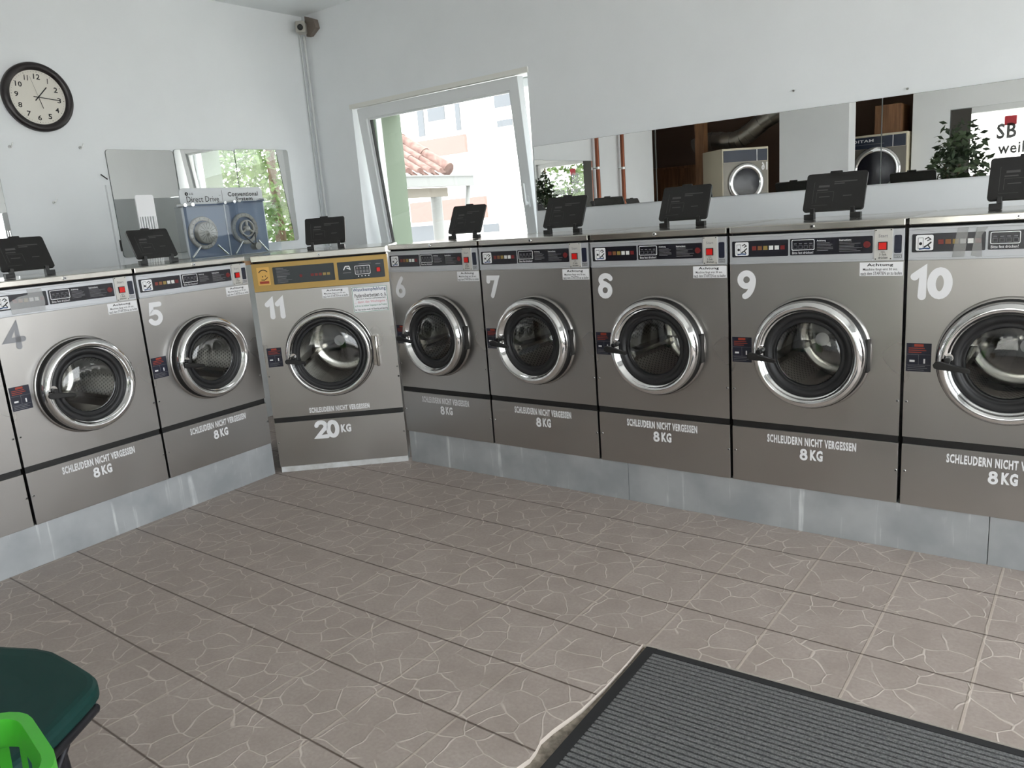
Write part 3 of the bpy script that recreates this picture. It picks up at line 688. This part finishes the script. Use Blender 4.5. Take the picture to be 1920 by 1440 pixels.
# torn tape on displays
def tape(root, segs):
    f = [q for q in root.children if q.name.split('.')[0] == 'control_fascia'][0]; b = MB()
    for p in segs: b.prism(p, -.0068, -.0062)
    b.build('tape_residue', 'clear_tape', f)
tape(mach[4], [[(.09, 1.172), (.235, 1.170), (.24, 1.225), (.232, 1.286), (.17, 1.283), (.172, 1.255), (.13, 1.25), (.088, 1.23)]])
tape(mach[10], [[(.15, 1.172), (.19, 1.176), (.20, 1.285), (.165, 1.28)], [(.21, 1.18), (.245, 1.172), (.24, 1.25), (.262, 1.284), (.225, 1.28)]])

# plinths
def plinth_piece(name, label, poly, z1, mt='galvanised'):
    b = MB(); b.zprism(poly, 0, z1); return tag(b.build(name, mt, bevel=.001), label, 'plinth', 'metal plinths under the machines')
plinth_piece('metal_plinth', 'galvanised plinth panel under washers 6, 7 and half of 8', [(.012, .008), (1.530, .008), (1.530, .66), (.012, .66)], .1985)
plinth_piece('metal_plinth', 'long galvanised plinth panel under washers 8 to 10 with dried white drips', [(1.5325, .008), (3.074, .008), (3.074, .66), (1.5325, .66)], .1985)
plinth_piece('metal_plinth', 'short brownish plinth panel under washer 10 at the right edge', [(3.0765, .008), (3.448, .008), (3.448, .66), (3.0765, .66)], .1985)
plinth_piece('metal_plinth', 'bright galvanised plinth under the left row of washers', Lpoly(-2.6, -.006, .008, .66), .1985)
ka = Vector((math.cos(.709136), math.sin(.709136), 0)); kb = Vector((-ka.y, ka.x, 0)); KO = Vector((-.600, -.516, 0))
def KP(x, y): p = KO + ka * x + kb * y; return (p.x, p.y)
b = MB(); b.zprism([KP(.003, .004), KP(.783, .004), KP(.783, .78), KP(.003, .78)], 0, .0365); tag(b.build('concrete_plinth', 'white_concrete', bevel=.003), 'low white painted concrete base under the corner washer 11', 'plinth')

# ---------------------------------------------------------------- things on and above the left row
# corner board filling the wedge between washer 5 and washer 11
b = MB(); pl = [tuple(LP(.012, .03, 0)[:2]), KP(-.012, .04), KP(-.012, .80), (-1.50, .62), tuple(LP(.95, 1.20, 0)[:2]), tuple(LP(.012, 1.20, 0)[:2])]
b.zprism(pl, 1.296, 1.313, 0); b.zprism(pl, 1.272, 1.2955, 1); tag(b.build('corner_board', ['board_grey', 'board_wood']), 'grey-topped wooden board bridging the gap between washers 5 and 11', 'shelf board')
# motor demonstration display; local: x along the wall, y into the wall
def Lthing(name, label, cat, s, dep, z, group=None): return thing(name, label, cat, LP(s, dep, z), LA, group)
t_ = Lthing('demonstration_display', 'grey-blue washer drive demonstration display with two motors behind clear plastic', 'display stand', .18, .80, 1.3135)
b = MB(); b.rrect(0, .655, .0, .455, 0, .012, .03, 0); b.build('back_board', 'header_grey', t_)
b = MB(); b.quad(.010, .318, .004, .352, -.0012, 0); b.quad(.328, .648, .004, .362, -.0012, 0); b.build('blue_card', 'slate_blue_card', t_)
b = MB(); b.text('Direct Drive', .045, .290, .365, .402, -.0015, 0); b.text('LG', .070, .098, .412, .425, -.0015, 0, .02); b.disc((.050, .4185), .012, -.0015, 20, 0); b.stroke([(.050, .424), (.050, .413), (.056, .413)], .002, -.002, 1); b.text('Conventional', .365, .615, .396, .426, -.0015, 0, .02); b.text('System', .425, .565, .358, .393, -.0015, 0, .02); b.quad(.318, .3205, .35, .44, -.0015, 0); b.text('TM', .292, .306, .402, .407, -.0015, 0)
b.build('display_lettering', ['ink_black', 'header_grey'], t_)
for x0, x1, h in ((-.055, .312, .335), (.332, .655, .352)):
    b = MB(); d_ = .13
    b.box(x0, x1, -d_, -d_ + .003, .0, h); b.box(x0, x0 + .003, -d_, -.002, .0, h); b.box(x1 - .003, x1, -d_, -.002, .0, h); b.box(x0, x1, -d_, -.002, h - .003, h); b.build('acrylic_cover', 'acrylic', t_)
for cx, big_ in ((.120, 1), (.452, 0)):
    cz = .165 if big_ else .175; b = MB()
    b.lathe((cx, cz), [(.105, -.004), (.107, -.02), (.100, -.03), (.094, -.022), (.088, -.03), (.080, -.022)], 40, 0)
    for i in range(18):
        a = 2 * PI * i / 18; b.cyl((cx + .082 * math.cos(a), -.026, cz + .082 * math.sin(a)), (cx + .104 * math.cos(a), -.026, cz + .104 * math.sin(a)), .0035, 6, m=1)
    if big_:
        b.lathe((cx, cz), [(.070, -.02), (.070, -.055), (.066, -.062), (.030, -.064), (.012, -.060), (.011, -.070), (.001, -.070)], 40, 1)
        for i in range(16):
            a = 2 * PI * i / 16; b.add([(cx + r * math.cos(a + s_), -.0648, cz + r * math.sin(a + s_)) for r, s_ in ((.022, -.05), (.062, -.02), (.062, .02), (.022, .05))], [(0, 1, 2, 3)], 2)
    else:
        b.lathe((cx, cz), [(.058, -.03), (.058, -.048), (.048, -.048), (.048, -.03)], 40, 1); b.lathe((cx, cz), [(.018, -.02), (.018, -.052), (.001, -.052)], 24, 1)
        for i in range(3):
            a = 2 * PI * i / 3 + PI / 2; b.cyl((cx + .014 * math.cos(a), -.042, cz + .014 * math.sin(a)), (cx + .052 * math.cos(a), -.042, cz + .052 * math.sin(a)), .009, 8, m=1)
        b.tube([(cx - .045, -.05, cz - .04), (cx + .05, -.05, .045), (cx + .055, -.05, cz - .03)], .004, 8, 2); b.cyl((cx + .05, -.02, .05), (cx + .05, -.075, .05), .025, 20, m=1)
    b.build('drive_motor', ['motor_grey', 'motor_grey', 'motor_dark'], t_)
    for sx in (-1, 1):
        b = MB(); b.cyl((cx + sx * .065, -.06, cz - .085), (cx + sx * .135, -.06, .012), .007, 10); b.build('strut', 'chrome', t_)
for x, z in ((-.03, .345), (.025, .347), (.27, .352), (.345, .356), (.385, .358), (.60, .365)):
    b = MB(); b.cyl((x, -.09, z), (x, -.01, z), .011, 12); b.build('cover_fixing', 'chrome', t_)
# narrow white slatted holder
t_ = Lthing('slatted_holder', 'narrow white slatted holder standing behind the open flap of washer 5', 'holder', -.19, .60, 1.3255)
b = MB(); b.rrect(-.055, .060, .27, .395, 0, .010, .012); b.box(-.055, -.047, 0, .01, 0, .275); b.box(.052, .060, 0, .01, 0, .275); b.build('white_panel', 'white_sticker', t_)
for i in range(6):
    x = -.040 + .0165 * i; b = MB(); b.box(x, x + .0075, .001, .009, 0, .272); b.build('slat', 'white_sticker', t_)
b = MB(); b.box(-.047, .052, .002, .008, .19, .196); b.build('cross_bar', 'white_sticker', t_)

# mirrors on the west wall
def Wthing(name, label, cat, y, z, group=None, tilt=0.0): return thing(name, label, cat, (XW, y, z), PI / 2 + tilt, group)
def Wmirror(label, y0, y1, z0, z1, r=.022, tilt=0.0):
    h = (y1 - y0) / 2; t_ = Wthing('wall_mirror', label, 'mirror', (y0 + y1) / 2, z0, 'mirror panels on the left wall', tilt)
    t_.location.x += math.sin(abs(tilt)) * h
    b = MB(); b.rrect(-h, h, 0, z1 - z0, -.006, -.0005, r, 0); b.build('backing', 'mirror_edge', t_)
    b = MB(); b.prism(rr(-h + .0015, h - .0015, .0015, z1 - z0 - .0015, r), -.0075, -.006); b.build('mirror_glass', 'mirror', t_)
Wmirror('rounded mirror panel behind washer 5, leftmost of the joined three', -.575, -.098, 1.355, 2.062)
Wmirror('rounded mirror panel behind the motor display, middle of the joined three', -.095, .394, 1.362, 2.071)
Wmirror('rounded mirror panel nearest the room corner, rightmost of the joined three', .398, .889, 1.371, 2.083)
FT_ = math.radians(5.5)
for y0, y1, lb in ((-1.62, -1.228, 'mirror panel cut off by the left edge of the photo below the clock'), (-2.06, -1.624, 'mirror panel on the left wall, second beyond the left edge of the photo'), (-2.53, -2.064, 'mirror panel on the left wall, third beyond the left edge of the photo'), (-2.93, -2.534, 'mirror panel on the left wall, fourth beyond the left edge of the photo'), (-3.18, -2.934, 'narrow last mirror panel on the left wall beside the copper pipes')):
    Wmirror(lb, y0, y1, 1.36, 2.03, .006, FT_)
t_ = Wthing('mirror_edge_strip', 'thin white strip standing beside the leftmost joined mirror', 'strip', -.600, 1.30)
b = MB(); b.box(-.014, .012, -.022, 0, 0, .535); b.build('strip', 'upvc_white', t_, .002)
b = MB(); b.box(.004, .016, -.028, -.0225, .10, .175); b.build('black_clip', 'black_plastic', t_)
b = MB(); p0 = (XW + .02, -.636, 1.902); p1 = (XW + .03, -.602, 1.869); b.cyl(p0, p1, .004, 8); tag(b.build('marker_pen', 'black_plastic'), 'small black pen resting on the white strip by the mirror', 'pen')
# clock
t_ = Wthing('wall_clock', 'round black-rimmed wall clock reading quarter past one', 'clock', -.927, 2.362); t_.rotation_euler = (0, math.radians(6.0), PI / 2); RC = .203
b = MB(); b.lathe((0, 0), [(RC, -.001), (RC, -.022), (RC - .006, -.032), (RC - .022, -.036), (RC - .040, -.030), (RC - .045, -.014)], 72); b.build('clock_rim', 'clock_black', t_)
b = MB(); b.disc((0, 0), RC - .043, -.014, 64, 0); y = -.0146
for i in range(60):
    a = 2 * PI * i / 60; b.disc((.148 * math.sin(a), .148 * math.cos(a)), .0024 if i % 5 == 0 else .0013, y, 8, 1)
for h in range(1, 13):
    a = 2 * PI * h / 12; cx, cz = .121 * math.sin(a), .121 * math.cos(a); wd = .011 if h < 10 else .019
    if h == 1: wd = .0022
    if h == 11: wd = .011
    b.text(str(h), cx - wd, cx + wd, cz - .0155, cz + .0155, y, 1, .02)
b.build('dial', ['clock_dial', 'ink_black'], t_)
def hand(name, deg, l0, l1, wd, y):
    a = math.radians(deg); b = MB(); b.stroke([(l0 * math.sin(a), l0 * math.cos(a)), (l1 * math.sin(a), l1 * math.cos(a))], wd, y); b.stroke([(l0 * math.sin(a), l0 * math.cos(a)), (l1 * math.sin(a), l1 * math.cos(a))], wd, y + .001); b.build(name, 'ink_black', t_)
hand('hour_hand', 37.5, -.026, .082, .006, -.017); hand('minute_hand', 90, -.026, .122, .005, -.019); b = MB(); a_ = math.radians(-20)
for l0, l1, wd_ in ((-.066, 0, .004), (0, .12, .0014)): b.stroke([(l0 * math.sin(a_), l0 * math.cos(a_)), (l1 * math.sin(a_), l1 * math.cos(a_))], wd_, -.021)
b.build('second_hand', 'ink_black', t_)
# hooks and nails
for s_, z_, lb in ((-1.138, 2.068, 'small grey wall hook under the clock, left one'), (-.726, 2.070, 'small grey wall hook right of the clock underside'), (-.950, 1.733, 'small grey screw hook lowest on the left wall')):
    b = MB(); b.cyl((XW, s_, z_), (XW + .03, s_, z_), .004, 8); b.cyl((XW + .03, s_, z_), (XW + .034, s_ + .008, z_ + .022), .0035, 8); b.cyl((XW, s_, z_), (XW + .006, s_, z_), .010, 10)
    tag(b.build('wall_hook', 'screw_steel'), lb, 'hook', 'hooks on the left wall')
for x_, z_, lb in ((2.523, 1.905, 'tiny nail in the wall above the right mirror joint'), (1.972, 1.978, 'tiny nail in the wall above the long middle mirror')):
    b = MB(); b.cyl((x_, YN, z_), (x_, YN - .02, z_ - .004), .003, 8); b.cyl((x_, YN - .02, z_ - .004), (x_, YN - .022, z_ - .0044), .006, 8); tag(b.build('nail', 'screw_steel'), lb, 'nail')
# corner camera and its cables
CX = -1.935
t_ = thing('security_camera', 'small grey security camera in the upper room corner', 'camera', (CX + .09, YN - .08, 3.0))
b = MB(); b.rrect(-.045, .03, -.035, .05, -.06, .03, .012); o = b.build('camera_body', 'camera_plastic', t_, .004); o.rotation_euler = (0, 0, math.radians(40))
b = MB(); b.lathe((-.006, .0), [(.022, -.062), (.022, -.070), (.015, -.070), (.001, -.066)], 24); o = b.build('lens', 'black_plastic', t_); o.rotation_euler = (0, 0, math.radians(40))
b = MB(); b.prism([(-.005, .10), (.10, .06), (.115, -.005), (.03, -.05), (-.005, -.05)], .035, .078); b.build('mounting_bracket', 'bare_mortar', t_)
b = MB(); b.cyl((CX + .035, YN - .03, 1.30), (CX + .035, YN - .03, 2.96), .011, 10); tag(b.build('cable_conduit', 'cable_white'), 'white round cable conduit running up the room corner to the camera', 'conduit')
b = MB(); b.cyl((CX + .012, YN - .055, 1.30), (CX + .012, YN - .055, 3.06), .006, 8); tag(b.build('camera_cable', 'cable_white'), 'thin white cable beside the corner conduit', 'cable')

# mirrors on the north wall
def Nmirror(label, x0, x1):
    t_ = thing('wall_mirror', label, 'mirror', ((x0 + x1) / 2, YN, 1.456), 0, 'mirror panels on the right wall'); h = (x1 - x0) / 2
    b = MB(); b.box(-h, h, -.006, -.0005, 0, .420); b.build('backing', 'mirror_edge', t_)
    b = MB(); b.box(-h + .001, h - .001, -.0072, -.006, .001, .419); b.build('mirror_glass', 'mirror', t_)
Nmirror('mirror strip panel nearest the window above washers 7 and 8', .255, 1.148)
Nmirror('long mirror strip panel above washers 8 and 9 reflecting a dryer', 1.153, 2.406)
Nmirror('mirror strip panel at the right edge reflecting the lettered window', 2.410, 3.66)

# ---------------------------------------------------------------- mat, chair, cart
MM = Matrix.Translation((MO.x, MO.y, 0)) @ Matrix.Rotation(MROT, 4, 'Z')
t_ = thing('doormat', 'dark grey ribbed entrance mat with black rubber border set into the floor', 'mat', (MO.x, MO.y, -.0155), MROT)
LX, LY = 1.44, 1.15
b = MB(); b.box(0, LX, -LY, 0, 0, .006)
for x0, x1, y0, y1 in ((0, .036, -LY, 0), (LX - .036, LX, -LY, 0), (.036, LX - .036, -.026, 0), (.036, LX - .036, -LY, -LY + .026)): b.box(x0, x1, y0, y1, .006, .0125)
b.build('rubber_backing', 'mat_rubber', t_, .002)
b = MB(); y = -.030; p_ = .0195
while y > -LY + .045: b.box(.037, LX - .037, y - .0128, y, .006, .0135); y -= p_
b.build('carpet_ribs', 'mat_carpet', t_)

t_ = thing('waiting_chair', 'dark green padded chair seat on a black metal frame in the lower left corner', 'chair', (1.38, -2.78, 0))
pts = [(-.42, .10), (-.271, .169), (-.134, .234), (-.003, .240), (.110, .240), (.144, .228), (.169, .212), (.207, .159), (.265, .069), (.30, .0), (.32, -.10), (.24, -.22), (-.42, -.22)]
b = MB()
def ring(inset, z): 
    cx, cy = -.02, .02; return [(cx + (x - cx) * (1 - inset), cy + (y - cy) * (1 - inset), z) for x, y in pts]
cp = []
for i, p in enumerate(pts):                                  # soften the cushion outline
    q = pts[(i + 1) % len(pts)]; cp += [(p[0] + (q[0] - p[0]) * f_, p[1] + (q[1] - p[1]) * f_) for f_ in (.22, .78)]
pts = cp
lv = [ring(.03, .405), ring(.0, .415), ring(.0, .432), ring(.012, .441), ring(.035, .447), ring(.08, .450), ring(.2, .451), ring(.5, .448)]; n_ = len(pts)
for a, c in zip(lv, lv[1:]): b.add(a + c, [(i, (i + 1) % n_, n_ + (i + 1) % n_, n_ + i) for i in range(n_)], 0, True)
b.add(lv[0], [tuple(range(n_ - 1, -1, -1))]); b.add(lv[-1], [tuple(range(n_))], 0, True); b.build('seat', 'seat_green', t_)
b = MB(); b.tube([(.16, .205, .392), (.300, .0, .392), (.300, -.15, .392), (-.38, -.15, .392), (-.38, .11, .392), (-.10, .205, .392), (.16, .205, .392)], .012, 10); b.build('seat_rail', 'dark_metal', t_)
b = MB(); b.tube([(.225, .11, .385), (.262, .055, .335), (.27, .035, .332), (.30, -.02, .385)], .009, 8); b.tube([(.262, .055, .335), (.245, .02, .36)], .007, 8); b.build('seat_bracket', 'dark_metal', t_)
for x, y in ((.28, -.14), (-.36, -.14), (-.34, .09), (.10, .15)):
    b = MB(); b.cyl((x, y, .0), (x * .9, y * .9, .39), .012, 10); b.build('leg', 'dark_metal', t_)

t_ = thing('laundry_cart', 'bright lime green slotted plastic laundry basket on a dark wheeled frame', 'laundry cart', (2.035, -3.005, 0), math.radians(-8))
b = MB(); n_ = 28
def rrz(hx, hy, r, z): return [(x, y, z) for x, y in rr(-hx, hx, -hy, hy, r, 6)]
L1 = rrz(.135, .165, .075, .70); L2 = rrz(.135, .165, .075, .66); L3 = rrz(.122, .152, .065, .655); L4 = rrz(.118, .148, .063, .70); n_ = len(L1)
for a, c in ((L4, L1), (L1, L2), (L2, L3)): b.add(a + c, [(i, (i + 1) % n_, n_ + (i + 1) % n_, n_ + i) for i in range(n_)], 0, True)
L5 = rrz(.113, .143, .06, .655); b.add(L4 + L5, [(i, n_ + i, n_ + (i + 1) % n_, (i + 1) % n_) for i in range(n_)], 0, True)
prev = None
def side(z): k = (.66 - z) / .3; return rrz(.121 - .02 * k, .151 - .02 * k, .06, z)
A = side(.655); B_ = side(.645); C_ = side(.44); D_ = side(.40)
for a, c in ((A, B_), (C_, D_)): b.add(a + c, [(i, (i + 1) % n_, n_ + (i + 1) % n_, n_ + i) for i in range(n_)], 0, True)
per = 64
def perim(P_, u):
    ls = [math.dist(P_[i], P_[(i + 1) % n_]) for i in range(n_)]; tot = sum(ls); dd = u * tot
    for i in range(n_):
        if dd <= ls[i] + 1e-9:
            f_ = dd / ls[i] if ls[i] > 0 else 0; p, q = P_[i], P_[(i + 1) % n_]; return tuple(p[j] + (q[j] - p[j]) * f_ for j in range(3))
        dd -= ls[i]
for i in range(26):
    u0, u1 = i / 26, (i + .5) / 26; b.add([perim(B_, u0), perim(B_, u1), perim(C_, u1), perim(C_, u0)], [(0, 1, 2, 3)])
b.add(D_, [tuple(range(n_ - 1, -1, -1))]); b.build('basket', 'lime_plastic', t_)
b = MB()
for x in (-.11, .11): b.tube([(x, -.13, .06), (x, -.11, .39), (x, .11, .39), (x, .13, .06)], .011, 10)
for y in (-.11, .11): b.cyl((-.11, y, .385), (.11, y, .385), .011, 10)
for y in (-.128, .128): b.cyl((-.11, y, .12), (.11, y, .12), .009, 10)
b.build('cart_frame', 'dark_metal', t_)
for x in (-.11, .11):
    for y in (-.13, .13):
        b = MB(); b.cyl((x - .012, y, .03), (x + .012, y, .03), .03, 18); b.build('caster', 'rubber', t_)

# ---------------------------------------------------------------- rear of the room, seen in the mirrors
for y_, lb in ((-3.24, 'copper heating pipe on the left wall nearer the mirrors, seen in the wall mirror'), (-3.90, 'copper heating pipe on the left wall farther from the mirrors, seen in the wall mirror')):
    t_ = thing('copper_pipe', lb, 'pipe', (XW + .07, y_, 0), PI / 2, 'copper pipes on the left wall')
    b = MB(); b.cyl((0, 0, 0), (0, 0, CEIL), .027, 14); b.build('pipe', 'copper', t_)
    b = MB(); b.cyl((0, 0, 1.92), (0, 0, 1.95), .028, 14); b.cyl((0, 0, 1.935), (0, .07, 1.935), .006, 8); b.build('pipe_clamp', 'screw_steel', t_)
def dryer(label, loc, rz, wd, dp, ht, dr, dcz, number=None, header=None):
    t_ = thing('tumble_dryer', label, 'tumble dryer', loc, rz, 'tumble dryers at the rear')
    b = MB(); b.box(-wd / 2, wd / 2, 0, dp, 0, ht); b.build('cabinet', 'dryer_enamel', t_, .006)
    b = MB(); b.box(-wd / 2 + .02, wd / 2 - .02, -.01, 0, ht - .19, ht - .03); b.box(-wd / 2 + .18, -wd / 2 + .19, -.012, -.01, ht - .19, ht - .03, 1)
    if header: b.text(header, wd / 2 - .36, wd / 2 - .08, ht - .10, ht - .06, -.0125, 1, .02); b.quad(-wd / 2 + .3, wd / 2 - .08, ht - .135, ht - .128, -.0125, 2)
    b.build('control_header', ['dryer_panel', 'white_sticker', 'ink_grey'], t_)
    b = MB(); b.lathe((0, dcz), [(dr, -.001), (dr, -.03), (dr - .02, -.045), (dr - .06, -.045), (dr - .075, -.03)], 64); door = b.build('door', 'chrome', t_)
    b = MB(); b.lathe((0, dcz), [(dr - .07, -.03), (dr * .5, -.038), (.001, -.042)], 48); b.build('door_glass', 'display_navy', door)
    b = MB(); b.box(-wd / 2 + .012, wd / 2 - .012, -.003, 0, .05, ht - .195); b.build('front_panel', 'dryer_front', t_)
    if number: b = MB(); b.text(number, -wd / 2 + .018, -wd / 2 + .112, ht - .325, ht - .208, -.0045, 0, .05); b.build('machine_number', 'white_vinyl', t_)
    return t_
dryer('cream tumble dryer bearing 16, standing angled in the dark niche, seen in the mirror', (-.84, -5.62, 0), math.radians(131), .72, .62, 2.12, .275, 1.635, '16', None)
dryer('cream tumble dryer with navy header beside the white partition, seen in the mirror', (.63, -6.86, 0), math.radians(180), .80, .74, 2.17, .33, 1.67, None, 'MATIC')
b = MB(); pts_ = [Vector((-1.9 + 1.5 * i / 20, -6.3, 2.25 + .42 * (i / 20) ** 2 + .05 * math.sin(i * .5))) for i in range(21)]
for i, (a, c) in enumerate(zip(pts_, pts_[1:])): b.cyl(a, c, .13 + (.006 if i % 2 else 0), 16)
tag(b.build('ventilation_duct', 'duct_foil'), 'silver flexible exhaust duct above the niche dryer, seen in the mirror', 'duct')
t_ = thing('wooden_cupboard', 'brown wooden cupboard in the dark niche left of the dryer, seen in the mirror', 'cupboard', (-2.5, -7.2, 0))
b = MB(); b.box(-.55, .62, -.35, .3, 0, 2.02); b.build('carcass', 'oak_brown', t_, .004)
for x0, x1 in ((-.53, .03), (.04, .60)): b = MB(); b.box(x0, x1, .3, .318, .05, 1.98); b.build('cupboard_door', 'oak_brown', t_, .003)
b = MB(); b.box(-1.68, -1.54, -5.95, -5.80, 0, CEIL); tag(b.build('wooden_post', 'oak_brown'), 'tall brown wooden post left of the niche dryer, seen in the mirror', 'post')
b = MB(); b.box(.59, .93, -7.5, -6.88, 2.171, 2.56); tag(b.build('storage_box', 'oak_brown', bevel=.004), 'brown box lying on top of the navy-headed dryer, seen in the mirror', 'box')
def leaves(n, c, rad, size, m_, seed, squash=1.0, shell=.35):
    rn = random.Random(seed); b = MB()
    for i in range(n):
        while True:
            p = Vector((rn.uniform(-1, 1), rn.uniform(-1, 1), rn.uniform(-1, 1)))
            if shell < p.length < 1: break
        lump = 1 + .18 * math.sin(5 * p.x + seed) * math.sin(4 * p.y) + .12 * math.sin(7 * p.z + 2 * seed)
        p = Vector((p.x * rad[0], p.y * rad[1], p.z * rad[2])) * lump + Vector(c)
        a = Vector((rn.gauss(0, 1), rn.gauss(0, 1), rn.gauss(0, .6))).normalized(); q = a.orthogonal().normalized(); q = (q * math.cos(rn.uniform(0, 6)) + a.cross(q) * math.sin(rn.uniform(0, 6))).normalized()
        s_ = size * rn.uniform(.6, 1.3)
        b.add([p - a * s_, p + q * s_ * .42, p + a * s_, p - q * s_ * .42], [(0, 1, 2, 3)])
    return b
t_ = thing('potted_plant', 'tall leafy indoor fig in a pot before the lettered window, seen in the mirror', 'plant', (1.84, -5.7, 0))
b = MB(); b.zlathe((0, 0), [(.001, 0), (.15, 0), (.19, .32), (.175, .32), (.165, .26), (.001, .26)], 24); b.build('pot', 'pot_clay', t_)
b = MB(); b.tube([(0, 0, .26), (.03, .01, .8), (-.02, .02, 1.3), (.02, 0, 1.8)], .018, 8); b.tube([(.03, .01, .8), (.16, -.05, 1.5)], .010, 8); b.tube([(0, .02, 1.1), (-.16, .05, 1.65)], .010, 8); b.build('stem', 'trunk_bark', t_)
leaves(900, (0, 0, 1.60), (.34, .34, .50), .055, 'leaf_dark', 4, shell=.15).build('foliage', 'leaf_dark', t_)

# ---------------------------------------------------------------- outdoors
b = MB(); b.box(-40, 40, -40, 40, -.32, -.12); b.build('ground', 'asphalt', kind='structure')
# tiled canopy roof beyond the north window
t_ = thing('tiled_canopy', 'clay-tiled canopy roof with white gutter outside the window', 'canopy', (-4.62, 5.85, -.12))
CZ = 2.26; SLP = .57; LEN = 2.3   # eave along y at x = 0, roof rising towards -x, verge at y = 0
b = MB(); nseg = 8
for i in range(12):
    y_ = -.14 - i * .235
    for rad, dy, dz, sg in ((.080, 0, .0, 1), (.055, .1175, -.02, -1)):
        for q in range(6):                                   # overlapping courses of barrel tiles
            x0, x1 = -LEN * q / 6 + .03, -LEN * (q + 1) / 6
            vs = []
            for xx, rr_ in ((x0, rad), (x1, rad * .86)):
                for w_ in range(nseg + 1):
                    a = PI * w_ / nseg; vs.append((xx, y_ + dy + rr_ * math.cos(a), CZ + dz - xx * SLP + sg * rr_ * math.sin(a) * .9))
            b.add(vs, [(w_, w_ + 1, nseg + 2 + w_, nseg + 1 + w_) for w_ in range(nseg)], 0, True)
            if q == 0 and sg > 0: b.add(vs[:nseg + 1], [tuple(range(nseg + 1))], 0)
b.build('roof_tiles', 'roof_clay', t_)
b = MB()
for q in range(5):
    xa, xb = .04 - LEN * q / 5, .04 - LEN * (q + 1) / 5
    b.cyl((xa, 0, CZ + .05 - xa * SLP), (xb, 0, CZ + .05 - xb * SLP), .105, 14, .092)
b.build('verge_cap', 'roof_clay', t_)
b = MB(); b.box(.02, .16, -3.0, .42, CZ - .22, CZ - .08); b.box(.15, .17, -3.0, .42, CZ - .08, CZ - .06); b.build('gutter', 'gutter_grey', t_)
b = MB(); b.box(-.14, .0, -3.0, -.02, CZ - .36, CZ - .23); b.build('beam', 'beam_wood', t_)
b = MB(); b.cyl((-.07, -.22, 0), (-.07, -.22, CZ - .36), .085, 16); b.build('post', 'gutter_grey', t_)
b = MB(); b.cyl((.09, .36, CZ - .22), (.09, .28, CZ - .62), .035, 10); b.build('downpipe', 'gutter_grey', t_)
# apartment building
def building(label, y0, x0, x1, h, wins, pinks, face=-1, dp=6):
    t_ = thing('apartment_building', label, 'building', ((x0 + x1) / 2, y0, -.12)); cx = (x0 + x1) / 2
    b = MB()
    if face < 0: b.box(x0 - cx, x1 - cx, 0, dp, 0, h)
    else: b.box(x0 - cx, x1 - cx, -dp, 0, 0, h)
    b.build('wall', 'facade_white', t_)
    for a, c, z0, z1 in wins:
        b = MB(); y_ = (0, face * .05) if face > 0 else (face * .05, 0); b.box(a - cx, c - cx, min(y_), max(y_), z0 + .12, z1 + .12); b.build('window', 'facade_window', t_)
    for a, c, z0, z1 in pinks:
        b = MB(); b.box(a - cx, c - cx, face * .12 if face < 0 else 0, 0 if face < 0 else .12, z0 + .12, z1 + .12); b.build('spandrel_panel', 'facade_pink', t_)
building('sunlit white apartment building with pink panels outside the tilted window', 16, -24, -6.5, 8.2,
    [(-14.1, -13.4, 4.5, 5.9), (-14.55, -14.3, 4.1, 5.9), (-12.95, -12.78, 4.1, 5.9), (-15.5, -14.2, .3, 1.28), (-11.4, -10.7, 4.55, 4.95), (-11.35, -10.8, 4.0, 4.18), (-12.2, -11.6, .95, 1.2), (-9.6, -8.2, 2.0, 3.0)],
    [(-14.8, -12.6, 3.42, 3.95), (-15.2, -12.0, 1.4, 2.05)])
building('pale building across the street seen through the lettered window', -20, -6, 12, 9.0,
    [(-2 + 2.2 * i, -1 + 2.2 * i, 1.2 + 2.8 * j, 2.6 + 2.8 * j) for i in range(6) for j in (1, )], [], face=1)
def tree(label, x, y, h, r, seed, n=4500):
    t_ = thing('tree', label, 'tree', (x, y, -.12), 0, 'trees outside the windows')
    b = MB(); b.cyl((0, 0, 0), (.05, .05, h * .6), .16, 12, .09); b.build('trunk', 'trunk_bark', t_)
    leaves(n, (0, 0, h * .56), (r, r, h * .46), .11, 'leaf_bright', seed).build('foliage', 'leaf_bright', t_)
tree('bright green tree seen in the corner mirror through the window', 3.4, 8.0, 7.0, 2.6, 1, 7000)
tree('bright green tree farther right, seen in the motor display mirror', 9.2, 9.0, 7.0, 2.9, 2, 7000)
tree('bright green tree across the yard, seen twice mirrored beside the indoor fig', 5.4, -13.0, 6.0, 1.9, 3)
tree('bright green tree farther east across the yard, seen twice mirrored', 9.6, -13.5, 6.0, 2.0, 5)
tree('bright green tree farthest right behind the corner mirror view', 14.5, 13.5, 7.5, 2.9, 6, 7000)
